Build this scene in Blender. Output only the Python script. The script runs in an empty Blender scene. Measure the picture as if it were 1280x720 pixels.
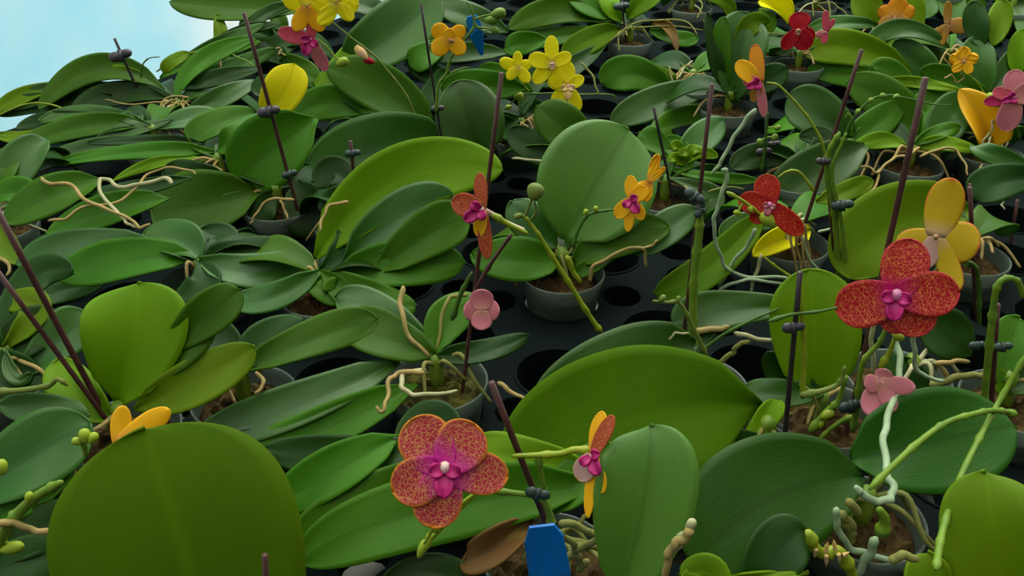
import bpy, bmesh, math, random
from mathutils import Vector, Matrix
from mathutils.geometry import delaunay_2d_cdt
R = random.Random(7)
C = bpy.context.scene.collection
rad = math.radians
CAM_H, PITCH, F = 0.54, rad(31), 1100.0
CAM = Vector((0, 0, CAM_H))
FLOOR_Z = -0.72
TRAY_Z = 0.055
CROWN_Z = 0.112

# ------------------------------------------------------------------ measuring: where a line of sight meets a real plane
def ray(px, py):
    u = (px - 640) / F; v = (py - 360) / F
    return Vector((u, math.cos(PITCH) - v * math.sin(PITCH), -math.sin(PITCH) - v * math.cos(PITCH)))
def on_z(px, py, z):
    d = ray(px, py); return CAM + d * ((z - CAM_H) / d.z)
def on_y(px, py, y):
    d = ray(px, py); return CAM + d * (y / d.y)
def on_plane(px, py, p0, n):
    d = ray(px, py); return CAM + d * ((p0 - CAM).dot(n) / d.dot(n))
FWD = Vector((0, math.cos(PITCH), -math.sin(PITCH)))
def depth(p): return (p - CAM).dot(FWD)

# ------------------------------------------------------------------ materials
MATS = {}
def nodes(name):
    m = bpy.data.materials.new(name); m.use_nodes = True
    nt = m.node_tree; b = nt.nodes['Principled BSDF']
    return m, nt, b
def N(nt, t, **kw):
    n = nt.nodes.new(t)
    for k, v in kw.items():
        if k in n.inputs.keys(): n.inputs[k].default_value = v
        else: setattr(n, k, v)
    return n
def mix(nt, fac, a, b, blend='MIX'):
    n = nt.nodes.new('ShaderNodeMix'); n.data_type = 'RGBA'; n.blend_type = blend
    for i, s in ((0, fac), (6, a), (7, b)):
        if hasattr(s, 'is_linked') or hasattr(s, 'links'): nt.links.new(s, n.inputs[i])
        elif isinstance(s, (int, float)): n.inputs[i].default_value = s
        else: n.inputs[i].default_value = (*s, 1) if len(s) == 3 else s
    return n.outputs[2]
def ramp(nt, fac, stops):
    n = nt.nodes.new('ShaderNodeValToRGB'); e = n.color_ramp.elements
    while len(e) < len(stops): e.new(0.5)
    for el, (p, c) in zip(e, stops):
        el.position = p; el.color = (*c, 1)
    nt.links.new(fac, n.inputs[0]); return n.outputs[0]
def math_n(nt, op, a, b=None):
    n = nt.nodes.new('ShaderNodeMath'); n.operation = op
    for i, s in ((0, a), (1, b)):
        if s is None: continue
        if isinstance(s, (int, float)): n.inputs[i].default_value = s
        else: nt.links.new(s, n.inputs[i])
    return n.outputs[0]
def s2l(c):
    return tuple(((x/255)/12.92 if x/255 <= .04045 else ((x/255+.055)/1.055)**2.4) for x in c)

def leaf_mat(name, top, under, edge, rough=.42, trans=.22, spec=.4, tcol=None, ribk=.45):
    m, nt, b = nodes(name)
    uv = N(nt, 'ShaderNodeUVMap'); sep = N(nt, 'ShaderNodeSeparateXYZ'); nt.links.new(uv.outputs[0], sep.inputs[0])
    oi = N(nt, 'ShaderNodeObjectInfo')
    av = math_n(nt, 'ABSOLUTE', math_n(nt, 'SUBTRACT', sep.outputs[1], .5))
    rib = ramp(nt, av, [(0, (1, 1, 1)), (.012, (.6, .6, .6)), (.05, (0, 0, 0))])
    tc = N(nt, 'ShaderNodeTexCoord')
    n1 = N(nt, 'ShaderNodeTexNoise', Scale=16.0, Detail=3.0); nt.links.new(tc.outputs['Object'], n1.inputs['Vector'])
    # fine lengthwise veins
    mp = N(nt, 'ShaderNodeMapping'); mp.inputs['Scale'].default_value = (2.2, 60, 1); nt.links.new(uv.outputs[0], mp.inputs[0])
    n2 = N(nt, 'ShaderNodeTexNoise', Scale=1.0, Detail=2.0); nt.links.new(mp.outputs[0], n2.inputs['Vector'])
    geo = N(nt, 'ShaderNodeNewGeometry')
    base = mix(nt, ramp(nt, n1.outputs[0], [(.35, (0, 0, 0)), (.7, (1, 1, 1))]), top, edge)
    base = mix(nt, geo.outputs['Backfacing'], base, under)
    base = mix(nt, math_n(nt, 'MULTIPLY', n2.outputs[0], .18), base, tuple(x*.55 for x in top))
    rimf = ramp(nt, av, [(.465, (0, 0, 0)), (.5, (.7, .7, .7))])
    base = mix(nt, rimf, base, edge)
    base = mix(nt, math_n(nt, 'MULTIPLY', rib, .45), base, tuple(x*ribk for x in top))
    hs = N(nt, 'ShaderNodeHueSaturation')
    nt.links.new(math_n(nt, 'ADD', math_n(nt, 'MULTIPLY', oi.outputs['Random'], .022), .492), hs.inputs['Hue'])
    nt.links.new(math_n(nt, 'ADD', math_n(nt, 'MULTIPLY', oi.outputs['Random'], .4), .8), hs.inputs['Value'])
    nt.links.new(base, hs.inputs['Color'])
    nt.links.new(hs.outputs[0], b.inputs['Base Color'])
    b.inputs['Roughness'].default_value = rough
    b.inputs['Specular IOR Level'].default_value = spec
    bp = N(nt, 'ShaderNodeBump', Strength=.25, Distance=.002)
    hgt = mix(nt, .6, n2.outputs[0], n1.outputs[0]); nt.links.new(hgt, bp.inputs['Height'])
    nt.links.new(bp.outputs[0], b.inputs['Normal'])
    tr = N(nt, 'ShaderNodeBsdfTranslucent'); tr.inputs[0].default_value = (*(tcol or tuple(min(1, x*2.2) for x in edge)), 1)
    ms = N(nt, 'ShaderNodeMixShader'); ms.inputs[0].default_value = trans
    nt.links.new(b.outputs[0], ms.inputs[1]); nt.links.new(tr.outputs[0], ms.inputs[2])
    nt.links.new(ms.outputs[0], nt.nodes['Material Output'].inputs[0])
    MATS[name] = m
def plain(name, col, rough=.5, spec=.4, noise=.0, col2=None, scale=40, bump=0, metal=0, trans=0):
    m, nt, b = nodes(name)
    b.inputs['Roughness'].default_value = rough; b.inputs['Specular IOR Level'].default_value = spec
    b.inputs['Metallic'].default_value = metal
    tc = N(nt, 'ShaderNodeTexCoord'); n1 = N(nt, 'ShaderNodeTexNoise', Scale=float(scale), Detail=5.0)
    nt.links.new(tc.outputs['Object'], n1.inputs['Vector'])
    c = mix(nt, ramp(nt, n1.outputs[0], [(.35, (0, 0, 0)), (.65, (1, 1, 1))]), col, col2 or tuple(x*.6 for x in col))
    nt.links.new(c, b.inputs['Base Color'])
    if bump:
        bp = N(nt, 'ShaderNodeBump', Strength=bump, Distance=.003); nt.links.new(n1.outputs[0], bp.inputs['Height']); nt.links.new(bp.outputs[0], b.inputs['Normal'])
    if trans:
        tr = N(nt, 'ShaderNodeBsdfTranslucent'); nt.links.new(c, tr.inputs[0])
        ms = N(nt, 'ShaderNodeMixShader'); ms.inputs[0].default_value = trans
        nt.links.new(b.outputs[0], ms.inputs[1]); nt.links.new(tr.outputs[0], ms.inputs[2])
        nt.links.new(ms.outputs[0], nt.nodes['Material Output'].inputs[0])
    MATS[name] = m
def petal_mat(name, fill, line, center, edge, net=1, cen=.35, scale=13, trans=.2, thick=.09):
    m, nt, b = nodes(name)
    uv = N(nt, 'ShaderNodeUVMap'); sep = N(nt, 'ShaderNodeSeparateXYZ'); nt.links.new(uv.outputs[0], sep.inputs[0])
    av = math_n(nt, 'ABSOLUTE', math_n(nt, 'SUBTRACT', sep.outputs[1], .5))
    col = None
    if net:
        mp = N(nt, 'ShaderNodeMapping'); mp.inputs['Scale'].default_value = (1.5, .75, 1); nt.links.new(uv.outputs[0], mp.inputs[0])
        nz = N(nt, 'ShaderNodeTexNoise', Scale=9.0, Detail=2.0); nt.links.new(mp.outputs[0], nz.inputs['Vector'])
        vm = N(nt, 'ShaderNodeVectorMath', operation='MULTIPLY_ADD')
        nt.links.new(nz.outputs['Color'], vm.inputs[0]); vm.inputs[1].default_value = (.16, .16, .16); nt.links.new(mp.outputs[0], vm.inputs[2])
        vo = N(nt, 'ShaderNodeTexVoronoi', feature='DISTANCE_TO_EDGE', Scale=float(scale)); nt.links.new(vm.outputs[0], vo.inputs['Vector'])
        f = ramp(nt, vo.outputs['Distance'], [(thick*.4, (1, 1, 1)), (thick*1.6, (0, 0, 0))])
        col = mix(nt, f, fill, line)
    else:
        nz = N(nt, 'ShaderNodeTexNoise', Scale=6.0, Detail=3.0); nt.links.new(uv.outputs[0], nz.inputs['Vector'])
        col = mix(nt, nz.outputs[0], fill, line)
    fc = ramp(nt, sep.outputs[0], [(cen*.3, (1, 1, 1)), (cen*1.5, (0, 0, 0))])
    col = mix(nt, math_n(nt, 'MULTIPLY', fc, .9), col, center)
    fe = ramp(nt, av, [(.44, (0, 0, 0)), (.49, (1, 1, 1))])
    fe2 = ramp(nt, sep.outputs[0], [(.93, (0, 0, 0)), (.98, (1, 1, 1))])
    fs = ramp(nt, sep.outputs[0], [(.3, (0, 0, 0)), (.6, (1, 1, 1))])
    col = mix(nt, math_n(nt, 'MAXIMUM', math_n(nt, 'MULTIPLY', fe, fs), fe2), col, edge)
    nt.links.new(col, b.inputs['Base Color']); b.inputs['Roughness'].default_value = .55; b.inputs['Specular IOR Level'].default_value = .25
    tr = N(nt, 'ShaderNodeBsdfTranslucent'); nt.links.new(col, tr.inputs[0])
    ms = N(nt, 'ShaderNodeMixShader'); ms.inputs[0].default_value = trans
    nt.links.new(b.outputs[0], ms.inputs[1]); nt.links.new(tr.outputs[0], ms.inputs[2])
    nt.links.new(ms.outputs[0], nt.nodes['Material Output'].inputs[0])
    MATS[name] = m

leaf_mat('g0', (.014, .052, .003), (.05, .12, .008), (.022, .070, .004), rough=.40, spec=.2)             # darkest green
leaf_mat('g1', (.036, .112, .012), (.08, .16, .015), (.058, .150, .014), rough=.33, spec=.38)              # blue green, glossy
leaf_mat('g2', (.042, .135, .002), (.09, .19, .006), (.062, .165, .003), rough=.42, spec=.16)             # mid green
leaf_mat('g3', (.115, .225, .001), (.15, .27, .004), (.15, .265, .002), rough=.5, spec=.14, ribk=1.3)              # bright green
leaf_mat('g5', (.060, .135, .0004), (.12, .2, .002), (.080, .160, .0005), rough=.6, spec=.08, ribk=1.3)              # deep lime green
leaf_mat('g4', (.058, .132, .0004), (.10, .19, .002), (.082, .155, .0005), rough=.65, spec=.08, ribk=1.6)       # olive yellow green, matt
leaf_mat('g6', (.080, .185, .018), (.13, .22, .02), (.105, .225, .025), rough=.38, spec=.42)
leaf_mat('g7', (.020, .085, .0015), (.06, .14, .003), (.030, .105, .002), rough=.36, spec=.25)
leaf_mat('ly', (.60, .52, .003), (.6, .5, .006), (.6, .52, .006), rough=.55, spec=.08)                    # yellow leaf
leaf_mat('lo', (.78, .38, .002), (.75, .42, .008), (.66, .36, .008), rough=.45)               # orange yellow leaf
leaf_mat('lb', (.10, .048, .004), (.10, .05, .006), (.18, .09, .006), rough=.7)                # withered leaf
plain('stem', (.17, .28, .02), .45, .3, col2=(.10, .20, .014), scale=60)
plain('stem_lime', (.28, .34, .01), .45, .4, col2=(.18, .27, .01), scale=60)
plain('stem_dark', (.06, .15, .015), .45, .3, col2=(.045, .10, .012), scale=60)
plain('crown', (.20, .28, .02), .45, .4, col2=(.10, .2, .015), scale=50)
plain('root_tan', (.42, .30, .11), .7, .2, col2=(.25, .2, .06), scale=70, bump=.3)
plain('root_pale', (.48, .44, .24), .7, .2, col2=(.3, .33, .15), scale=70, bump=.3)
plain('root_sage', (.34, .46, .26), .6, .3, col2=(.24, .34, .18), scale=50, bump=.2)
plain('root_olive', (.22, .21, .05), .7, .2, col2=(.15, .17, .04), scale=70, bump=.3)
plain('bark', (.10, .065, .02), .9, .1, col2=(.03, .018, .007), scale=90, bump=1.0)
plain('moss', (.12, .115, .02), .9, .1, col2=(.035, .03, .01), scale=90, bump=1.0)
plain('stake', (.085, .028, .022), .5, .4, col2=(.05, .017, .015), scale=80, bump=.2)
plain('stake_dark', (.02, .014, .016), .5, .4, col2=(.03, .02, .02), scale=80)
plain('clip', (.045, .032, .04), .4, .5, col2=(.02, .02, .025), scale=60)
plain('clip_green', (.02, .05, .035), .4, .5, col2=(.015, .03, .025), scale=60)
plain('tray', (.005, .0095, .0085), .75, .03, col2=(.003, .006, .0055), scale=9)
plain('blue', (.0, .17, .58), .4, .4, col2=(.0, .14, .5), scale=15)
plain('bench', (.62, .64, .52), .8, .2, col2=(.5, .52, .42), scale=14)
plain('metal', (.35, .37, .37), .4, .5, metal=.8, col2=(.3, .3, .3))
plain('floor', (.50, .53, .52), .85, .2, col2=(.36, .38, .36), scale=3)
plain('bud', (.33, .42, .02), .5, .3, col2=(.22, .33, .02), scale=60)
plain('bud_dark', (.11, .17, .02), .5, .3, col2=(.15, .2, .03), scale=60)
plain('magenta', (.50, .015, .16), .5, .3, col2=(.36, .008, .12), scale=90, trans=.15)
plain('pinkish', (.62, .25, .38), .5, .3, col2=(.5, .12, .3), scale=90, trans=.15)
plain('whitish', (.70, .55, .45), .5, .3, col2=(.65, .4, .4), scale=90, trans=.15)
plain('peach', (.50, .30, .16), .5, .3, col2=(.45, .24, .12), scale=60, trans=.15)
plain('lipyel', (.75, .55, .08), .5, .3, col2=(.7, .45, .3), scale=90, trans=.15)
plain('red', (.42, .004, .012), .5, .3, col2=(.30, .002, .01), scale=90, trans=.15)
plain('liprose', (.42, .06, .10), .5, .3, col2=(.5, .2, .2), scale=90, trans=.15)
# fill, line, centre, edge
petal_mat('p_tiger', (.36, .020, .036), (.56, .25, .08), (.56, .010, .29), (.58, .20, .012), scale=11, cen=.34, thick=.055)
petal_mat('p_redspot', (.36, .001, .010), (.70, .24, .05), (.46, .004, .11), (.48, .03, .03), scale=12.5, cen=.25, thick=.034)
petal_mat('p_redspot2', (.36, .001, .002), (.66, .15, .02), (.38, .002, .02), (.50, .05, .01), scale=8, cen=.2, thick=.024)
petal_mat('p_orangespot', (.36, .035, .012), (.52, .22, .06), (.45, .18, .05), (.45, .10, .02), scale=10, cen=.15, thick=.045)
petal_mat('p_crimson', (.42, .002, .012), (.34, .001, .008), (.35, .002, .01), (.45, .01, .02), net=0, cen=.2)
petal_mat('p_yellow', (.92, .84, .006), (.84, .76, .006), (.85, .72, .08), (.95, .85, .02), net=0, cen=.2, trans=.35)
petal_mat('p_gold', (.90, .52, .004), (.82, .44, .004), (.75, .34, .04), (.92, .52, .01), net=0, cen=.25, trans=.3)
petal_mat('p_backgold', (.60, .42, .008), (.54, .36, .012), (.58, .38, .20), (.62, .16, .03), net=0, cen=.2, trans=.3)
petal_mat('p_orange', (.78, .34, .006), (.66, .26, .01), (.62, .32, .07), (.6, .14, .02), net=0, cen=.3, trans=.3)
petal_mat('p_bronze', (.42, .22, .02), (.34, .16, .02), (.42, .2, .07), (.46, .22, .03), net=0, cen=.3)
petal_mat('p_pink', (.58, .05, .10), (.62, .12, .15), (.5, .08, .12), (.62, .2, .2), net=0, cen=.3, trans=.3)
petal_mat('p_blush', (.62, .22, .25), (.55, .15, .19), (.6, .28, .2), (.66, .28, .28), net=0, cen=.3, trans=.3)
petal_mat('p_palepink', (.50, .32, .28), (.45, .24, .22), (.5, .3, .2), (.5, .3, .1), net=0, cen=.3)
petal_mat('p_magenta', (.42, .008, .06), (.48, .02, .1), (.4, .01, .1), (.5, .08, .12), net=0, cen=.3)

def pot_mat():
    m, nt, b = nodes('pot_plastic')
    tc = N(nt, 'ShaderNodeTexCoord'); n1 = N(nt, 'ShaderNodeTexNoise', Scale=18.0, Detail=4.0)
    nt.links.new(tc.outputs['Object'], n1.inputs['Vector'])
    c = mix(nt, n1.outputs[0], (.08, .115, .085), (.15, .19, .14)); nt.links.new(c, b.inputs['Base Color'])
    b.inputs['Roughness'].default_value = .35
    t = N(nt, 'ShaderNodeBsdfTransparent'); t.inputs[0].default_value = (.85, .9, .85, 1)
    tl = N(nt, 'ShaderNodeBsdfTranslucent'); tl.inputs[0].default_value = (.3, .36, .3, 1)
    m0 = N(nt, 'ShaderNodeMixShader'); m0.inputs[0].default_value = .3
    nt.links.new(b.outputs[0], m0.inputs[1]); nt.links.new(tl.outputs[0], m0.inputs[2])
    ms = N(nt, 'ShaderNodeMixShader'); ms.inputs[0].default_value = .22
    nt.links.new(m0.outputs[0], ms.inputs[1]); nt.links.new(t.outputs[0], ms.inputs[2])
    nt.links.new(ms.outputs[0], nt.nodes['Material Output'].inputs[0]); MATS['pot'] = m
pot_mat()

# ------------------------------------------------------------------ objects
def empty(name, loc, label, cat, group=None):
    o = bpy.data.objects.new(name, None); C.objects.link(o); o.location = loc
    o.empty_display_size = .02
    o['label'] = label; o['category'] = cat
    if group: o['group'] = group
    return o
def world_loc(o):
    v = Vector(o.location)
    while o.parent: o = o.parent; v += Vector(o.location)
    return v
def mk(name, verts, faces, mat, parent=None, uvs=None, smooth=True, solid=0, origin=None, kind=None, sub=0):
    org = Vector(origin) if origin is not None else (verts[0].copy() if verts else Vector())
    me = bpy.data.meshes.new(name); me.from_pydata([tuple(v - org) for v in verts], [], faces)
    if uvs:
        l = me.uv_layers.new(name='UVMap')
        for p in me.polygons:
            for li in p.loop_indices: l.data[li].uv = uvs[me.loops[li].vertex_index]
    if smooth: me.polygons.foreach_set('use_smooth', [True]*len(me.polygons))
    for mm in (mat if isinstance(mat, (list, tuple)) else [mat]): me.materials.append(MATS[mm])
    me.update()
    o = bpy.data.objects.new(name, me); C.objects.link(o)
    o.location = org
    if parent is not None:
        o.parent = parent; o.location = org - world_loc(parent)
    if solid:
        s = o.modifiers.new('thickness', 'SOLIDIFY'); s.thickness = solid; s.offset = 0
    if sub:
        s = o.modifiers.new('sub', 'SUBSURF'); s.levels = sub; s.render_levels = sub
    if kind: o['kind'] = kind
    return o
def catmull(pts, n):
    P = [pts[0]*2 - pts[1]] + list(pts) + [pts[-1]*2 - pts[-2]]
    out = []
    for i in range(1, len(P)-2):
        a, b, c, d = P[i-1:i+3]
        for k in range(n):
            t = k/n
            out.append(((b*2) + (c-a)*t + (a*2 - b*5 + c*4 - d)*t*t + (b*3 - a - c*3 + d)*t**3) * .5)
    out.append(pts[-1].copy()); return out
def tube_geo(path, radf, sides=8, verts=None, faces=None):
    verts = [] if verts is None else verts; faces = [] if faces is None else faces
    n = len(path); base = len(verts); up = None
    for i, p in enumerate(path):
        t = (path[min(i+1, n-1)] - path[max(i-1, 0)]).normalized()
        if up is None:
            up = t.orthogonal().normalized()
        up = (up - t*up.dot(t)).normalized(); bi = t.cross(up)
        r = radf(i/(n-1)) if callable(radf) else radf
        for k in range(sides):
            a = 2*math.pi*k/sides
            verts.append(p + (up*math.cos(a) + bi*math.sin(a))*r)
    for i in range(n-1):
        for k in range(sides):
            a = base + i*sides + k; b = base + i*sides + (k+1) % sides
            faces.append((a, b, b+sides, a+sides))
    faces.append(tuple(base + k for k in reversed(range(sides))))
    faces.append(tuple(base + (n-1)*sides + k for k in range(sides)))
    return verts, faces
def ellipsoid_geo(c, ax, radii, verts, faces, seg=12, rings=8, tip=0.0):
    """ax: three axes; long axis = ax[2]"""
    b = len(verts)
    for i in range(rings+1):
        th = math.pi*i/rings
        for k in range(seg):
            ph = 2*math.pi*k/seg
            s = math.sin(th)*(1 - tip*math.cos(th)) + 1e-4
            verts.append(c + ax[0]*(radii[0]*s*math.cos(ph)) + ax[1]*(radii[1]*s*math.sin(ph)) + ax[2]*(radii[2]*math.cos(th)))
    for i in range(rings):
        for k in range(seg):
            a = b+i*seg+k; d = b+i*seg+(k+1) % seg
            faces.append((a, a+seg, d+seg, d))
def lathe_geo(c, prof, seg, verts, faces):
    b = len(verts)
    for r, z in prof:
        for k in range(seg):
            a = 2*math.pi*k/seg; verts.append(c + Vector((r*math.cos(a), r*math.sin(a), z)))
    for i in range(len(prof)-1):
        for k in range(seg):
            a = b+i*seg+k; d = b+i*seg+(k+1) % seg
            faces.append((a, d, d+seg, a+seg))
def frame_from(z, upv=Vector((0, 0, 1))):
    z = z.normalized(); x = upv.cross(z)
    if x.length < 1e-4: x = Vector((1, 0, 0))
    x.normalize(); return x, z.cross(x).normalized(), z

# ------------------------------------------------------------------ orchids
PLANTS = {}
# pots stand side by side without touching: how far each pot stands off its crown
POT_OFF = {'R6': (0.0059, -0.0039), 'D1': (-0.0113, 0.0034), 'D2': (-0.0059, 0.0039), 'H1': (0.0011, -0.0003), 'I3': (0.0111, 0.0073), 'K3': (-0.0005, 0.0018), 'Z1': (-0.0055, 0.0051), 'Z2': (0.0091, -0.003), 'K1': (-0.0142, -0.0113), 'K4': (0.0011, -0.0022)}
cur = None
class Plant: pass
def plant(key, cx, cy, label, alpha=35, pot=True, soil='bark', roots=5, rootmat='root_tan', crown_z=CROWN_Z, px0=0, name='potted_orchid', crown=True):
    global cur
    p = Plant(); p.key = key; p.alpha = alpha
    p.c = on_z(cx, cy, crown_z); po = POT_OFF.get(key, (0, 0)); p.base = Vector((p.c.x + po[0], p.c.y + po[1], 0.002))
    p.root = empty(name, p.base, label, 'orchid', 'potted orchids in the bench tray')
    p.haspot = pot
    PLANTS[key] = p; cur = p
    rr = random.Random(sum(map(ord, key))*7); p.rr = rr
    if pot:
        v, f = [], []
        h = .09
        lathe_geo(p.base, [(.001, 0), (.0295, 0), (.0305, .002), (.0395, h-.012), (.0405, h-.010), (.0425, h-.008), (.0432, h-.001), (.0425, h), (.0410, h-.001), (.0402, h-.010), (.0385, h-.014), (.0290, .004), (.001, .003)], 40, v, f)
        mk('pot', v, f, 'pot', p.root, origin=p.base)
        v, f = [], []
        # chunky potting bark, heaped in the middle
        rings = 9; seg = 26
        for i in range(rings+1):
            r = .0375*i/rings
            for k in range(seg):
                a = 2*math.pi*k/seg
                z = h-.016 + .012*(1-(i/rings)**2) + rr.uniform(-.004, .004)*(i < rings)
                v.append(p.base + Vector((r*math.cos(a), r*math.sin(a), z)))
        for i in range(rings):
            for k in range(seg):
                a = i*seg+k; b = i*seg+(k+1) % seg; f.append((a, a+seg, b+seg, b))
        b0 = len(v)
        for k in range(seg):
            a = 2*math.pi*k/seg; v.append(p.base + Vector((.0295*math.cos(a), .0295*math.sin(a), .008)))
        for k in range(seg):
            f.append((rings*seg+k, b0+k, b0+(k+1) % seg, rings*seg+(k+1) % seg))
        f.append(tuple(b0+k for k in reversed(range(seg))))
        mk('potting_bark', v, f, soil, p.root, origin=p.base, smooth=False)
        for i in range(roots):
            a = rr.uniform(0, 2*math.pi); r1 = rr.uniform(.022, .05)
            d = Vector((math.cos(a), math.sin(a), 0)); sd = Vector((-d.y, d.x, 0))
            pts = [p.c + d*.004 + Vector((0, 0, -.002)), p.c + d*r1*.45 + sd*rr.uniform(-.006, .006) + Vector((0, 0, rr.uniform(-.004, .008))),
                   p.c + d*r1*.8 + sd*rr.uniform(-.012, .012) + Vector((0, 0, rr.uniform(-.014, -.004)))]
            if r1 > .040: pts.append(p.c + d*(r1+.006) + sd*rr.uniform(-.01, .01) + Vector((0, 0, -.03)))
            vv, ff = tube_geo(catmull(pts, 6), lambda t: .0021 - .0007*t, 7)
            mk('aerial_root', vv, ff, rootmat, p.root)
    if crown:
        v, f = [], []
        top = p.c + Vector((rr.uniform(-.003, .003), rr.uniform(-.003, .002), .006))
        tube_geo([p.base + Vector((0, 0, .07)), p.c + Vector((0, 0, -.012)), p.c, top], lambda t: .0045 + .0025*math.sin(math.pi*t), 10, v, f)
        mk('stem_base', v, f, 'crown', p.root)
    return p
def prof(s, pk, b0):
    if s < pk: return b0 + (1-b0)*math.sin(math.pi/2*s/pk)**.9
    q = (s-pk)/(1-pk)
    return max(0.0, 1-q**2.2)**.52
def plane_n(alpha): a = rad(alpha); return Vector((0, -math.sin(a), math.cos(a)))
def cpt(px, py, lift, alpha=None, p=None):
    p = p or cur; n = plane_n(p.alpha if alpha is None else alpha)
    q = on_plane(px, py, p.c + n*lift*.01, n)
    if q.z < TRAY_Z + .006: q = on_z(px, py, TRAY_Z + .006 + max(0, lift)*.001)
    return q
def vpt(px, py, dy=0, p=None):
    return on_y(px, py, (p or cur).c.y + dy*.01)
def leaf(mx, my, ml, tx, ty, tl, w, col='g2', tilt=.3, pk=.56, b0=.28, base=None, bl=0, alpha=None, fold=.10, curl=.0, name='leaf', label=None, bend=0, roll=0, wave=1.0, maxw=.12):
    p = cur; rr = p.rr
    B = cpt(base[0], base[1], bl, alpha) if base else p.c + Vector((0, -.002, .006))
    M = cpt(mx, my, ml, alpha); T = cpt(tx, ty, tl, alpha)
    ctrl = M*2 - (B+T)*.5
    nu = 32; SS = [1-(1-i/nu)**1.7 for i in range(nu+1)]
    n0 = plane_n(p.alpha if alpha is None else alpha)
    path = [B*(1-s)**2 + ctrl*2*s*(1-s) + T*s*s for s in SS]
    mid = path[int(nu*.40)]
    tocam = (CAM - mid).normalized()
    nn = (n0*(1-tilt) + tocam*tilt).normalized()
    if roll: nn = Matrix.Rotation(rad(roll), 3, (T-B).normalized()) @ nn
    # world width that shows as w pixels across
    i0 = int(nu*.40); t = (path[i0+1]-path[i0-1]).normalized(); ac = t.cross(nn).normalized()
    d = depth(mid)
    def proj(q):
        e = q - CAM; z = e.dot(FWD); up = Vector((0, math.sin(PITCH), math.cos(PITCH))); return (F*e.x/z, -F*e.dot(up)/z)
    a0 = proj(mid); a1 = proj(mid + ac*.01); t1 = proj(mid + t*.01)
    tv = Vector((t1[0]-a0[0], t1[1]-a0[1])); av = Vector((a1[0]-a0[0], a1[1]-a0[1]))
    per = abs(tv.x*av.y - tv.y*av.x)/max(tv.length, 1e-6) if tv.length > .5 else av.length
    ww = min(w*.01/max(per, 2.0), maxw)
    o = blade(path, nn, ww, col, pk, b0, fold, curl, wave, name)
    if label: o['label'] = label
    return o
def blade(path, nn, ww, col, pk, b0, fold, curl, wave, name='leaf'):
    p = cur; rr = p.rr; nu, nv = len(path)-1, 12
    verts, uvs, faces = [], [], []
    ph = rr.uniform(0, 6.28)
    for i in range(nu+1):
        s = 1-(1-i/nu)**1.7; c = path[i]
        tt = (path[min(i+1, nu)] - path[max(i-1, 0)]).normalized()
        a = tt.cross(nn).normalized(); nrm = a.cross(tt).normalized()
        hw = ww*.5*prof(s, pk, b0)*min(1, .12 + .88*(s/.15))**.6
        fo = 1.6*fold*(1 - s**3) + .25*(1-s)**4
        for j in range(nv+1):
            v = -1 + 2*j/nv
            off = fo*abs(v)**1.3*hw*1.4 - curl*v*v*hw + wave*.0022*math.sin(s*7+ph+v*2)*abs(v)
            verts.append(c + a*(hw*v) + nrm*off)
            uvs.append((s, .5+.5*v))
    for i in range(nu):
        for j in range(nv):
            a = i*(nv+1)+j; faces.append((a, a+1, a+nv+2, a+nv+1))
    # upper side faces along nn
    v0, v1, v2 = verts[faces[nv*8][0]], verts[faces[nv*8][1]], verts[faces[nv*8][2]]
    if (v1-v0).cross(v2-v1).dot(nn) < 0: faces = [tuple(reversed(f)) for f in faces]
    o = mk(name, verts, faces, col, p.root, uvs, solid=.0014)
    o.modifiers['thickness'].offset = -1
    return o
def low_leaves(n=3, lo=10, hi=170):
    p = cur; rr = p.rr
    for k in range(n):
        a = rad(lo + (hi-lo)*(k+rr.uniform(.2, .8))/n); L = rr.uniform(.08, .125)
        d = Vector((math.cos(a), math.sin(a), 0)); z1 = rr.uniform(.072, .095)
        B = p.c + Vector((0, 0, -.002)); T = p.c + d*L; T.z = z1
        M = p.c + d*L*.55; M.z = p.c.z + rr.uniform(0, .012); ctrl = M*2 - (B+T)*.5
        path = [B*(1-q)**2 + ctrl*2*q*(1-q) + T*q*q for q in [1-(1-i/20)**1.7 for i in range(21)]]
        nn = (Vector((rr.uniform(-.25, .25), rr.uniform(-.4, .1), 1))).normalized()
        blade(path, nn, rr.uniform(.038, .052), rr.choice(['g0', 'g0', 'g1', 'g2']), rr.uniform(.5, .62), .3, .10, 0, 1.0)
def tube(name, pts, r, mat, parent=None, n=8, sides=8, taper=.6, bumps=0):
    r = r*.74; path = catmull(pts, n)
    if name == 'aerial_root':
        ph = cur.rr.uniform(0, 6)
        path = [q + Vector((math.sin(i*.9+ph), .5*math.sin(i*1.3+ph), math.sin(i*.7+2*ph)))*.00025*min(i, 3, len(path)-1-i) for i, q in enumerate(path)]
    L = sum((path[i+1]-path[i]).length for i in range(len(path)-1))
    rf = lambda t: r*(1 - (1-taper)*t)*(1 if t < .94 else max(.25, 1-((t-.94)/.06)**2)**.5)*(1 if t > .03 else (.5+.5*t/.03)) * (1 + (bumps*max(0, math.sin(t*L/.012*3.14))**6))
    v, f = tube_geo(path, rf, sides)
    return mk(name, v, f, mat, parent if parent is not None else cur.root)
def root_c(pts, lift=1.5, r=.0023, mat='root_tan', alpha=None, name='aerial_root'):
    if not isinstance(lift, (list, tuple)): lift = [lift]*len(pts)
    return tube(name, [cpt(x, y, l, alpha) for (x, y), l in zip(pts, lift)], r, mat, n=6)
def root_v(pts, dy=0, r=.0023, mat='root_tan', name='aerial_root', taper=.75):
    if not isinstance(dy, (list, tuple)): dy = [dy]*len(pts)
    return tube(name, [vpt(x, y, l) for (x, y), l in zip(pts, dy)], r, mat, n=6, taper=taper)
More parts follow.
